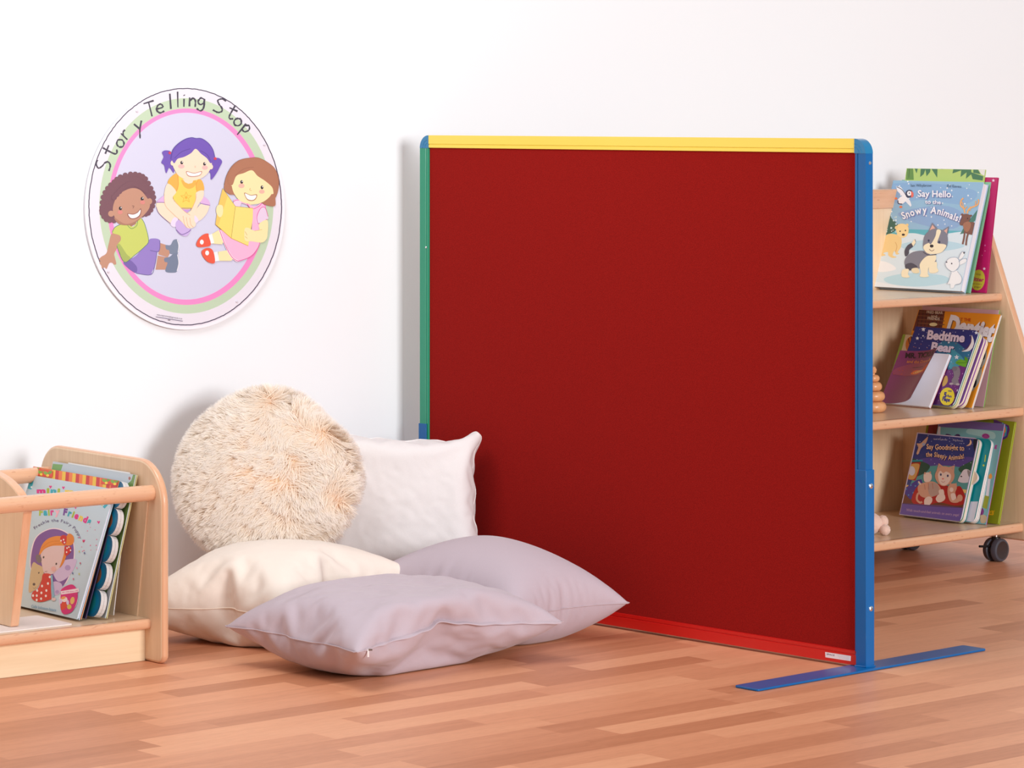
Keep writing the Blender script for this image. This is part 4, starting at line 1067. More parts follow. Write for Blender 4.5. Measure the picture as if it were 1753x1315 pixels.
        A.blob([(560,780),(620,750),(740,730),(820,770),(860,850),(800,900),(700,950),(600,930),(555,860)], C1); A.blob([(700,760),(800,760),(840,880),(740,930),(690,860)], C3)
        A.line([(590,870),(550,900),(540,970),(580,1010),(610,1000)], 26, C1); A.line([(590,770),(560,730)], 20, C2)
        A.blob([(640,970),(690,930),(740,950),(740,1000),(700,1050),(670,1068),(640,1040)], C2); A.blob([(790,960),(830,900),(900,900),(915,960),(870,1000),(820,1005)], C2); A.blob([(830,850),(890,840),(900,920),(850,930)], C2)
        for q in ([(640,770),(650,840)], [(690,750),(700,840)], [(745,750),(755,830)]): A.line(q, 8, (186, 128, 112))
        A.poly([(800,590),(830,488),(900,540),(880,600)], C1); A.poly([(950,545),(1042,518),(1030,640),(1000,640)], C1); A.poly([(822,572),(838,512),(878,548)], C3); A.poly([(970,560),(1026,535),(1018,600)], C3)
        A.blob([(780,660),(815,570),(900,530),(1000,560),(1040,640),(1020,720),(960,770),(890,792),(820,750)], C1); A.blob([(820,650),(850,590),(890,620),(930,600),(990,640),(980,720),(920,780),(850,760)], C2)
        A.ell(858, 640, 12, 17, (60, 66, 110)); A.ell(950, 656, 12, 17, (60, 66, 110)); A.ell(886, 695, 14, 10, (226, 130, 120)); A.line([(865,728),(890,742),(912,728)], 5, (170, 90, 90))
        A.blob([(630,650),(650,620),(700,610),(735,640),(735,700),(700,735),(640,730)], C2); A.ell(648, 622, 12, 14, C1); A.ell(718, 612, 12, 14, C1)
        A.blob([(950,820),(980,770),(1060,760),(1070,820),(1050,880),(1070,960),(1100,1000),(1040,1015),(980,990),(950,900)], C1); A.blob([(990,900),(1040,890),(1060,950),(1010,980)], C2); A.ell(1110, 950, 38, 46, C1); A.ell(1000, 840, 26, 30, C2); A.poly([(970,780),(985,740),(1010,775)], C1); A.poly([(1040,775),(1066,745),(1070,790)], C1)
        A.blob([(1120,640),(1160,580),(1210,570),(1262,610),(1270,690),(1230,740),(1150,750),(1090,730),(1090,700)], (226, 222, 234)); A.blob([(1210,580),(1255,610),(1258,680),(1225,660)], (150, 146, 150)); A.ell(1130, 665, 12, 9, (30, 28, 40)); A.poly([(1260,560),(1330,470),(1330,560),(1280,600)], (180, 40, 50))
        A.blob([(540,230),(590,225),(640,180),(690,140),(660,230),(600,290),(560,370),(536,360),(560,280)], (206, 168, 146)); A.ell(632, 240, 22, 20, (160, 170, 200))
        A.blob([(1245,175),(1268,210),(1250,250),(1196,262),(1232,235),(1245,205)], (240, 200, 170))
        A.poly([(250,1010),(1250,1080),(1200,1350),(230,1300)], (104, 84, 166)); A.line([(330,1020),(800,1060),(1200,1078)], 8, (80, 44, 50))
        A.text('Ian Whybrow', (765, 178), (945, 190), 20, (206, 200, 216)); A.text('Ed Eaves', (1020, 190), (1152, 205), 20, (206, 200, 216))
        for d, c in ((5, (20, 24, 70)), (0, (240, 196, 160))):
            A.text('Say Goodnight to', (668+d, 300+d), (1168+d, 322+d), 66, c, 0.02); A.arctext('the Sleepy Animals!', [(662+d,402+d),(780+d,405+d),(880+d,425+d),(980+d,446+d),(1080+d,438+d),(1170+d,425+d)], 62, c, 0.02)
        A.text('With touch-and-feel animals on every page!', (402, 1124), (1100, 1192), 34, (186, 156, 190), 0.01)
    def tabs(W, H, i):
        base = rounded([(0, 0), (W, 0), (W, H), (0, H)], [0, 0.016, 0.016, 0], 6)
        if i in (3, 4):
            base = rounded([(0, 0), (W, 0), (W, H), (0, H)], [0, 0.016, 0.016, 0], 6)
            n = 7; right = [(W+0.016*math.sin(math.pi*k/12), H*(0.46+0.16*k/12)) for k in range(13)]
            base = base[:1+n]+right+base[1+n:]
        return base
    make_book(SF, Z_BOT, (1644.5, 893), (1675.5, 750.5), (1570, 743.5), 0.024, 'navy board book of sleepy cats and a crescent moon, front of the bottom shelf', ub=-0.162, cover=(200, 190, 220), pages=(232, 216, 194), board=6, rc=0.016, art=art_cat, group=G3, name='board_book', outline=tabs,
              fore=[(216, 210, 224), (30, 120, 96), (232, 216, 194), (236, 220, 200)])
    # ---------- book box
    ZB = 0.1035
    def art_g(A):
        A.zoom(0, 750, 0.18254)
        A.poly([(480,240),(590,250),(560,340),(470,330)], (120, 166, 90)); A.ell(1215, 378, 11, 16, (190, 100, 110)); A.ell(1218, 378, 4, 12, (120, 120, 60)); A.poly([(1250,340),(1290,345),(1280,420),(1230,400)], (110, 150, 80))
        A.poly([(1230,400),(1300,400),(1280,640),(1180,1000),(1050,1320),(900,1700),(700,1700),(1000,900),(1120,500)], (112, 148, 78))
        for i in range(16): A.line([(1225-i*20, 480+i*66), (1190-i*20, 600+i*66)], 5, (84, 120, 58))
    make_book(BF, ZB, (194, 1052), (222, 809), (117, 796), 0.002, 'thin white book peeping out behind the grey green book in the book box', cover=(246, 244, 246), group=G0, y=0.133)
    make_book(BF, ZB, (180, 1054.5), (232.3, 813), (90, 796.5), 0.006, 'grey green picture book with grassy border, last before the box end', ub=-0.113, cover=(190, 200, 208), back=(214, 206, 150), pages=(236, 230, 214), art=art_g, group=G0)
    def lobes(W, H, i):
        pts = [(0, 0), (W-0.03, 0)]
        n = 5; h = H/n
        for j in range(n):
            for q in range(11):
                a = math.pi*q/10
                pts.append((W-0.024+0.030*math.sin(a)**0.8, h*j+h*(0.5-0.5*math.cos(a))))
        pts += [(W-0.03, H), (0, H)]
        return pts
    def art_l(A):
        W, H = A.W, A.H; h = H/5; f = A.map
        A.map = lambda x, y: (x, y); A.tr = (0, 0, 1); A.edges = None
        for j in range(5):
            c = (W-0.036, h*(j+0.5)); A.poly([(c[0]+0.034*math.cos(a), c[1]+h*0.44*math.sin(a)) for a in [2*math.pi*i/30 for i in range(30)]], (14, 126, 170))
            A.poly([(c[0]-0.006+0.026*math.cos(a), c[1]+h*0.34*math.sin(a)) for a in [2*math.pi*i/30 for i in range(30)]], (146, 92, 66) if j % 2 else (30, 140, 150))
    make_book(BF, ZB, (165, 1058), (213, 825), (75, 808), 0.017, 'blue board book with scalloped cloud shaped edge in the book box', ub=-0.135, cover=(40, 110, 150), back=(200, 196, 196), pages=(200, 196, 196), board=2, outline=lobes, art=art_l, group=G0, name='board_book', fore=[(206, 202, 202)])
    make_book(BF, ZB, (146, 1056), (205, 834), (66, 812), 0.003, 'dark purple edged picture book between striped and scalloped books', ub=-0.15, cover=(60, 48, 84), pages=(236, 212, 190), back=(60, 48, 84), group=G0)
    def art_str(A):
        A.zoom(0, 750, 0.18254)
        cs = [(240, 196, 60), (206, 44, 50), (240, 124, 60)]
        for i in range(24):
            x = 490+i*32 if True else 0
            A.poly([(x, 290+i*4), (x+33, 294+i*4), (x+25, 420+i*4), (x-8, 415+i*4)], cs[i % 3])
        for i in range(12):
            t = i/12; x0 = 1120-i*9; y0 = 420+i*60
            A.poly([(x0-70, y0), (x0+30, y0), (x0+18, y0+61), (x0-82, y0+61)], cs[(i*2+1) % 3])
        for (x, y) in ((330, 300), (390, 320), (450, 330), (1000, 400), (1080, 410)):
            A.poly([(x-45, y-30), (x+50, y-20), (x+46, y+40), (x-50, y+30)], (226, 70, 50)); A.ell(x-18, y, 24, 15, (130, 176, 60), 30); A.ell(x+22, y-6, 22, 14, (120, 160, 50), -30); A.ell(x, y+22, 14, 12, (246, 214, 70))
    make_book(BF, ZB, (138, 1062), (203.5, 823), (57, 801.5), 0.003, 'red, orange and yellow striped picture book behind the pale blue one', ub=-0.165, cover=(226, 120, 60), pages=(206, 206, 190), back=(150, 150, 130), art=art_str, group=G0)
    def art_fairy(A):
        k5 = 0.09127
        A.zoom(30, 810, k5)
        A.poly([(-800,-100),(2200,-100),(1800,2900),(-800,2900)], (196, 216, 228))
        A.poly([(240,0),(340,10),(260,310),(190,290)], (20, 182, 206)); A.line([(340,20),(900,100),(1800,240)], 12, (20, 182, 206), smooth=False)
        for x, y in ((305, 80), (262, 160), (262, 265), (320, 30)): A.ell(x, y, 17, 17, (240, 248, 250))
        PKs, TL, LG, PR, YL = (226, 40, 140), (40, 176, 196), (176, 196, 60), (120, 70, 160), (240, 208, 80)
        A.arctext('mini magical', [(360,372),(700,372),(1100,400),(1400,470),(1640,660)], 86, PKs, 0.07, cols=[PKs, LG, TL, LG, YL, PR, TL, YL, PKs, LG, TL])
        for x, y in ((620, 262), (862, 278), (1090, 645), (1245, 1275), (1522, 925)): A.poly([(x, y+32), (x-28, y-14), (x-14, y-30), (x, y-14), (x+14, y-30), (x+28, y-14)], PKs)
        A.arctext('Fairy Friends', [(405,790),(560,790),(740,780),(900,790),(1060,840),(1200,900),(1360,965)], 118, PKs, 0.06, cols=[LG, TL, LG, PKs, (250, 180, 200), PR, TL, LG, PKs, YL, PKs, TL])
        A.arctext('Freckle the Fairy Puppy', [(330,1060),(430,990),(560,930),(720,915),(880,940),(1000,1010),(1100,1110),(1160,1240)], 56, (92, 82, 130), 0.01)
        A.dots(1150, 950, 1500, 1500, 14, 8, 13, (226, 120, 160), 5)
        A.zoom(30, 920, 0.10645)
        A.blob([(200,460),(230,160),(320,-30),(520,-140),(700,-130),(860,-30),(915,120),(918,340),(850,600),(760,760),(560,700),(300,640)], (244, 224, 232)); A.blob([(215,460),(245,170),(330,-20),(520,-125),(690,-115),(845,-20),(900,120),(902,340),(838,600),(700,810),(560,700),(300,640)], (124, 82, 156))
        A.blob([(560,500),(720,380),(930,350),(945,420),(880,560),(760,680),(640,700)], (210, 188, 222)); A.blob([(580,720),(700,740),(720,840),(640,930),(560,900)], (206, 184, 220)); A.ell(810, 490, 46, 44, (176, 150, 200), 20); A.ell(640, 880, 30, 30, (176, 150, 200))
        A.blob([(240,430),(330,440),(420,500),(410,640),(330,800),(260,860),(180,860)], (208, 180, 140)); A.ell(346, 572, 9, 16, (60, 46, 50), 20); A.ell(268, 756, 22, 22, (90, 70, 70)); A.line([(250,810),(275,825),(300,800)], 5, (120, 90, 80))
        SKN = (226, 196, 196)
        A.blob([(380,240),(480,150),(620,110),(750,130),(762,240),(730,400),(650,520),(560,590),(440,580),(395,440)], SKN)
        A.ell(344, 345, 44, 72, (120, 104, 112), -18)
        A.blob([(350,270),(400,120),(500,20),(640,-20),(760,0),(800,60),(780,130),(700,135),(560,140),(440,190),(370,275)], (232, 140, 54)); A.blob([(780,120),(780,20),(830,-60),(900,-20),(912,60),(880,120),(820,135)], (226, 130, 44)); A.blob([(760,150),(790,280),(740,420),(680,490),(720,370),(750,260)], (226, 130, 44))
        A.line([(400,170),(520,80),(680,60)], 5, (206, 110, 36)); A.line([(420,200),(560,120),(700,100)], 5, (206, 110, 36))
        A.blob([(690,30),(720,-30),(790,-20),(790,60),(780,110),(740,115)], (206, 34, 42)); A.blob([(770,150),(850,150),(870,210),(830,270),(780,300),(760,230)], (206, 34, 42))
        for x, y in ((745, 40), (760, 85), (705, 55), (800, 175), (830, 160), (795, 240), (858, 210)): A.ell(x, y, 11, 14, (244, 240, 240))
        A.ell(424, 322, 12, 18, (60, 46, 50), 15); A.ell(628, 428, 12, 18, (60, 46, 50), 15); A.line([(445,545),(463,556),(482,542)], 5, (140, 100, 100)); A.ell(585, 510, 40, 40, (232, 174, 168))
        A.blob([(420,590),(540,600),(545,720),(540,800),(550,980),(520,1005),(400,1040),(300,1030),(232,975),(250,880),(330,830),(390,700)], (208, 42, 40))
        for x, y in ((400, 785), (495, 745), (322, 858), (470, 858), (390, 895), (256, 940), (316, 940), (462, 945), (386, 990), (315, 1010), (525, 640)): A.ell(x, y, 16, 21, (244, 236, 236))
        A.line([(555,610),(565,760),(585,960)], 34, (136, 180, 204)); A.ell(590, 1000, 36, 24, SKN)
        A.ell(824, 1010, 150, 190, (240, 226, 232), 8); A.blob([(700,940),(720,830),(870,760),(950,820),(975,940),(950,1080),(880,1200),(760,1240),(700,1150)], (214, 34, 124)); A.poly([(700,870),(990,820),(1000,880),(710,925)], (244, 226, 232)); A.line([(720, 892), (800, 880), (880, 876), (975, 858)], 16, (226, 160, 190), jit=0.8)
        A.ell(760, 1000, 50, 44, (244, 226, 222)); A.blob([(720,1060),(780,1050),(800,1110),(760,1160),(710,1160)], (222, 74, 50)); A.ell(745, 975, 40, 22, (236, 160, 90), -20); A.ell(890, 1020, 34, 60, (236, 190, 110), 12); A.ell(840, 1120, 36, 40, (220, 196, 90)); A.ell(700, 1030, 26, 40, (220, 206, 236)); A.ell(815, 1050, 22, 40, (220, 206, 236))
        A.text('Cally Johnson-Isaacs', (225, 1130), (625, 1195), 44, (132, 170, 196), 0.03)
        for x, y, c in ((1065,65,(200,60,80)),(1000,230,(206,200,110)),(1085,255,(80,90,150)),(1018,418,(200,90,120)),(962,495,(226,150,190)),(897,580,(80,100,160)),(1000,592,(206,204,110)),(907,672,(206,100,130))): A.ell(x, y, 11, 14, c)
    make_book(BF, ZB, (131.5, 1063), (196.5, 838), (54, 812), 0.008, 'pale blue fairy picture book with spotted dress, frontmost in the book box', ub=-0.177, cover=(196, 216, 228), pages=(232, 226, 236), art=art_fairy, group=G0)
# ================================================================ cushions: a small cloth solver gives each its puffed shape
def sheet_ids(n, m):
    """vertex ids of the top and the bottom sheet (they share their border)"""
    top = np.arange((n+1)*(m+1)).reshape(n+1, m+1)
    bot = top.copy(); k = (n+1)*(m+1)
    inner = np.arange(k, k+(n-1)*(m-1)).reshape(n-1, m-1)
    bot[1:-1, 1:-1] = inner
    return top, bot, k+(n-1)*(m-1)

def pillow_sim(corners, fill, n=44, m=44, steps=150, iters=5, ground=None, seed=1, gravity=0.0, slack=1.10, planes=(), push=1.8, sink=0.010):
    """corners: four 3D points F, R, B, L in order round the cushion; fill: target volume; returns vertices and faces"""
    rs = np.random.RandomState(seed)
    F, R_, B, L = [np.array(c, float) for c in corners]
    cen = (F+R_+B+L)/4
    F, R_, B, L = [cen+(c-cen)*slack for c in (F, R_, B, L)]
    s = np.linspace(0, 1, n+1)[:, None, None]; t = np.linspace(0, 1, m+1)[None, :, None]
    P = (F*(1-s)+R_*s)*(1-t)+(L*(1-s)+B*s)*t
    nor = np.cross(R_-F, L-F); nor /= np.linalg.norm(nor)
    top, bot, K = sheet_ids(n, m)
    x = np.zeros((K, 3)); x[top.ravel()] = P.reshape(-1, 3)
    x[bot[1:-1, 1:-1].ravel()] = P[1:-1, 1:-1].reshape(-1, 3)
    bump = (np.sin(np.pi*s)*np.sin(np.pi*t))[..., 0]
    x0 = x.copy()
    cons = []
    def add(sh, di, dj, par_axis, mod, stiff, comp):
        ii, jj = np.meshgrid(np.arange(n+1), np.arange(m+1), indexing='ij')
        ok = (ii+di <= n) & (jj+dj <= m) & (jj+dj >= 0)
        a = sh[ii[ok], jj[ok]]; b = sh[ii[ok]+di, jj[ok]+dj]
        key = (ii if par_axis == 0 else jj)[ok]
        step = abs(di) if par_axis == 0 else abs(dj)
        for c in (0, 1):
            q = ((key//step) % 2) == c
            if not q.any(): continue
            A_, B_ = a[q], b[q]
            rest = np.linalg.norm(x0[A_]-x0[B_], axis=1)
            rest = rest*(1+rs.uniform(-0.015, 0.015, len(rest)))
            cons.append((A_, B_, rest, stiff, comp))
    for sh in (top, bot):
        add(sh, 1, 0, 0, 2, 1.0, 0.9); add(sh, 0, 1, 1, 2, 1.0, 0.9)
        add(sh, 1, 1, 0, 2, 0.45, 0.12); add(sh, 1, -1, 0, 2, 0.45, 0.12)
        add(sh, 2, 0, 0, 2, 0.10, 0.10); add(sh, 0, 2, 1, 2, 0.10, 0.10)
    def quads(sh, rev):
        q = np.stack([sh[:-1, :-1], sh[1:, :-1], sh[1:, 1:], sh[:-1, 1:]], -1).reshape(-1, 4)
        return q[:, ::-1] if rev else q
    Q = np.concatenate([quads(top, False), quads(bot, True)])
    T = np.concatenate([Q[:, [0, 1, 2]], Q[:, [0, 2, 3]]])
    amp = 0.03
    x[top.ravel()] += nor*(bump.ravel()*amp)[:, None]
    x[bot[1:-1, 1:-1].ravel()] -= nor*(bump[1:-1, 1:-1].ravel()*amp)[:, None]
    x += rs.normal(0, 0.0006, x.shape)
    v = np.zeros_like(x); dt = 1/60.
    g = np.array([0, 0, -gravity])
    mean0 = x.mean(0)
    for st in range(steps):
        a, b, c = x[T[:, 0]], x[T[:, 1]], x[T[:, 2]]
        fn = np.cross(b-a, c-a)/2
        V = np.einsum('ij,ij->', a, np.cross(b, c))/6
        pr = push*min(1.0, st/50.0)*9000*max(0.0, (fill-V)/fill)
        f = np.zeros_like(x)
        for k in range(3): np.add.at(f, T[:, k], fn/3*pr)
        acc = f/0.0012*0.28 + g
        am = np.linalg.norm(acc, axis=1, keepdims=True); acc *= np.minimum(1, 260/np.maximum(am, 1e-9))
        v = (v+dt*acc)*0.93
        p = x+dt*v
        for it in range(iters):
            for A_, B_, rest, k1, k2 in cons:
                d = p[B_]-p[A_]; l = np.sqrt((d*d).sum(1))+1e-9
                e = (l-rest)/l; w = np.where(e > 0, k1, k2)*0.5
                d *= (e*w)[:, None]
                p[A_] += d; p[B_] -= d
            for (pn, pd) in planes:
                dd = p@pn-pd; q = dd < 0
                p[q] -= dd[q, None]*pn
            if ground is not None and st > 70:
                h = ground(p[:, 0], p[:, 1]); q = p[:, 2] < h
                p[q, 2] = h[q]
        v = (p-x)/dt
        if ground is not None and st > 70: v[q] *= 0.3
        x = p
        sh_ = (x.mean(0)-mean0); sh_[2] *= 1.0 if st <= 70 else 0.5
        x -= sh_
    if ground is not None:                                   # settle: weight flattens the underside on what lies below
        x[:, 2] -= sink
        h = ground(x[:, 0], x[:, 1])*1.0
        q = x[:, 2] < h; x[q, 2] = h[q]
    return x, Q, top, bot

class Height:
    def __init__(s, base=0.0012):
        s.n = 240; s.x0, s.y0, s.d = -1.4, 6.8, 0.01
        s.h = np.full((s.n, s.n), base)
    def __call__(s, x, y):
        i = np.clip(((x-s.x0)/s.d), 0, s.n-1.001); j = np.clip(((y-s.y0)/s.d), 0, s.n-1.001)
        a = i.astype(int); b = j.astype(int)
        b2 = np.minimum(b+1, s.n-1); a2 = np.minimum(a+1, s.n-1); fa = i-a; fb = j-b
        return (s.h[a, b]*(1-fa)+s.h[a2, b]*fa)*(1-fb)+(s.h[a, b2]*(1-fa)+s.h[a2, b2]*fa)*fb
    def stamp(s, x, grid, k=1.0):
        """raise the ground by a settled cushion's upper sheet (plus a little cloth thickness)"""
        u = np.linspace(0, 1, 260)
        P = x[grid]; n, m = grid.shape
        ii = u*(n-1); jj = u*(m-1); I, J = np.meshgrid(ii, jj, indexing='ij')
        a = np.minimum(I.astype(int), n-2); b = np.minimum(J.astype(int), m-2); fa = (I-a)[..., None]; fb = (J-b)[..., None]
        q = (P[a, b]*(1-fa)+P[a+1, b]*fa)*(1-fb)+(P[a, b+1]*(1-fa)+P[a+1, b+1]*fa)*fb
        q = q.reshape(-1, 3)
        i = np.clip(np.round((q[:, 0]-s.x0)/s.d).astype(int), 0, s.n-1); j = np.clip(np.round((q[:, 1]-s.y0)/s.d).astype(int), 0, s.n-1)
        np.maximum.at(s.h, (i, j), q[:, 2]*k+0.004*k)

def mesh_from(name, x, Q, mat, parent, sub=2):
    me = bpy.data.meshes.new(name)
    me.from_pydata([tuple(p) for p in x], [], [list(map(int, q)) for q in Q])
    me.materials.append(mat); me.polygons.foreach_set('use_smooth', [True]*len(Q)); me.update()
    o = bpy.data.objects.new(name, me); COL.objects.link(o); o.parent = parent
    m = o.modifiers.new('sub', 'SUBSURF'); m.levels = sub; m.render_levels = sub
    return o

def border(top):
    return np.concatenate([top[:, 0], top[-1, 1:], top[-2::-1, -1], top[0, -2:0:-1]])

def smooth_loop(P, k=2):
    for _ in range(k): P = 0.25*np.roll(P, 1, 0)+0.5*P+0.25*np.roll(P, -1, 0)
    return P

def cushion(name, label, x, Q, top, mat, seam, base, flange=0.0):
    root = empty(name, loc=tuple(base)); tag(root, label, 'cushion')
    x = x-np.array(base)
    mesh_from('cover', x, Q, mat, root)
    b = border(top); P = x[b]; cen = x.mean(0)
    k = MB(); k.tube([tuple(p) for p in smooth_loop(P, 1)], 0.0016, seam, n=6, closed=True)
    k.build('seam', root)
    return root, x

def PR(x, sh, n_): return x[sh[n_-8, n_-8]]

def build_cushions():
    grey = fabric('lilac_grey_cotton', (190, 174, 183), var=0.05)
    grey_s = plain('lilac_grey_thread', (186, 168, 174), 0.9)
    cream = fabric('cream_cotton', (236, 223, 212), var=0.03, bump=0.3)
    cream_s = plain('cream_thread', (236, 218, 202), 0.9)
    white = fabric('white_linen', (228, 223, 223), scale=900, var=0.03, bump=0.3)
    white_s = plain('white_thread', (238, 230, 228), 0.9)
    H = Height()
    # 1 rear grey cushion, flat on the floor against the divider
    dn = np.array([-math.sin(R(46.98)), -math.cos(R(46.98)), 0]); dd = float(dn@np.array([0.812, 7.48, 0]))+0.02      # divider face
    z = 0.10
    x, Q, top, bot = pillow_sim([(0.0, 7.64, 0.085), (0.277, 7.90, 0.105), (-0.045, 8.25, 0.14), (-0.36, 8.01, 0.15)], 0.0245, ground=H, seed=3, planes=[(dn, dd)])
    cushion('floor_cushion', 'lilac grey floor cushion lying against the red divider, behind the other grey one', x, Q, top, grey, grey_s, (x[:, 0].mean(), x[:, 1].mean(), 0))
    H.stamp(x, top, 0.45)
    # 2 cream cushion beside the book box
    x, Q, top, bot = pillow_sim([(-0.515, 7.60, 0.105), (-0.225, 8.0, 0.175), (-0.66, 8.22, 0.12), (-0.93, 7.84, 0.115)], 0.0290, ground=H, sink=0.02, seed=5)
    cushion('floor_cushion', 'cream floor cushion lying beside the book box, under the furry round one', x, Q, top, cream, cream_s, (x[:, 0].mean(), x[:, 1].mean(), 0))
    H.stamp(x, top, 0.45)
    # 3 front grey cushion, its rear corner resting on the other two
    x, Q, top, bot = pillow_sim([(-0.341, 7.17, 0.105), (0.106, 7.566, 0.095), (-0.202, 7.90, 0.12), (-0.65, 7.506, 0.09)], 0.0300, ground=Height(), sink=0.004, seed=21)
    r, xl = cushion('floor_cushion', 'lilac grey floor cushion frontmost of all with a white zip pull', x, Q, top, grey, grey_s, (x[:, 0].mean(), x[:, 1].mean(), 0))
    e = xl[top[:, 0]]; k0 = 3
    zp = Vector(e[k0])+Vector((0.0, -0.006, -0.004))
    k = MB(); k.box((zp.x-0.002, zp.y-0.002, zp.z-0.013), (zp.x+0.002, zp.y, zp.z+0.004), plain('zip_white', (240, 236, 236), 0.4))
    k.box((zp.x+0.001, zp.y-0.003, zp.z+0.001), (zp.x+0.009, zp.y-0.0005, zp.z+0.005), plain('zip_metal', (150, 150, 156), 0.3, metal=1)); k.build('zip_pull', r)
    cx = xl.mean(0); fl = []
    for i in range(2, len(e)-1):
        o_ = e[i]-cx; o_[2] = 0; o_ /= np.linalg.norm(o_); w_ = 0.013*min(1, (i-1)/4, (len(e)-1-i)/3)
        fl.append((e[i]-o_*0.004, e[i]+o_*w_+np.array([0, 0, -0.35*w_+0.0012*math.sin(i*1.3)])))
    k = MB(); vs = [tuple(p+np.array([0, 0, s_])) for s_ in (0.0022, -0.0022) for q in fl for p in q]; m_ = len(fl)
    fs = []
    for i in range(m_-1):
        fs += [(2*i, 2*i+1, 2*i+3, 2*i+2), (2*m_+2*i, 2*m_+2*i+2, 2*m_+2*i+3, 2*m_+2*i+1), (2*i+1, 2*m_+2*i+1, 2*m_+2*i+3, 2*i+3)]
    k.add(vs, fs, grey); k.build('zip_placket', r, subsurf=1)
    # 4 upright white cushion leaning in the corner
    wn = np.array([math.cos(R(WALL_TH)), -math.sin(R(WALL_TH)), 0]); wd = float(wn@np.array([WALL_P.x, WALL_P.y, 0]))+0.006
    BL, BR_ = np.array([-0.52, 8.28, 0.05]), np.array([-0.025, 8.30, 0.05]); TRc, TLc = np.array([-0.055, 8.32, 0.488]), np.array([-0.52, 8.385, 0.503])
    x, Q, top, bot = pillow_sim([BL, BR_, TRc, TLc], 0.0105, ground=None, gravity=0.0, seed=12, planes=[(dn, dd), (wn, wd)], slack=1.07)
    n_ = top.shape[0]-1                                           # the top right corner is folded over into a short ear
    for sh in (top, bot):
        for i in range(n_-6, n_+1):
            for j in range(n_-6, n_+1):
                w_ = min(i, j)-(n_-7)
                if w_ <= 0 or (sh is bot and (i == n_ or j == n_)): continue
                p_ = PR(x, sh, n_)
                x[sh[i, j]] += (p_-x[sh[i, j]])*0.40*(w_/7.0)**1.2
    cushion('cushion', 'white square cushion propped upright in the corner of wall and red divider', x, Q, top, white, white_s, (x[:, 0].mean(), x[:, 1].mean(), 0))
    build_fur()

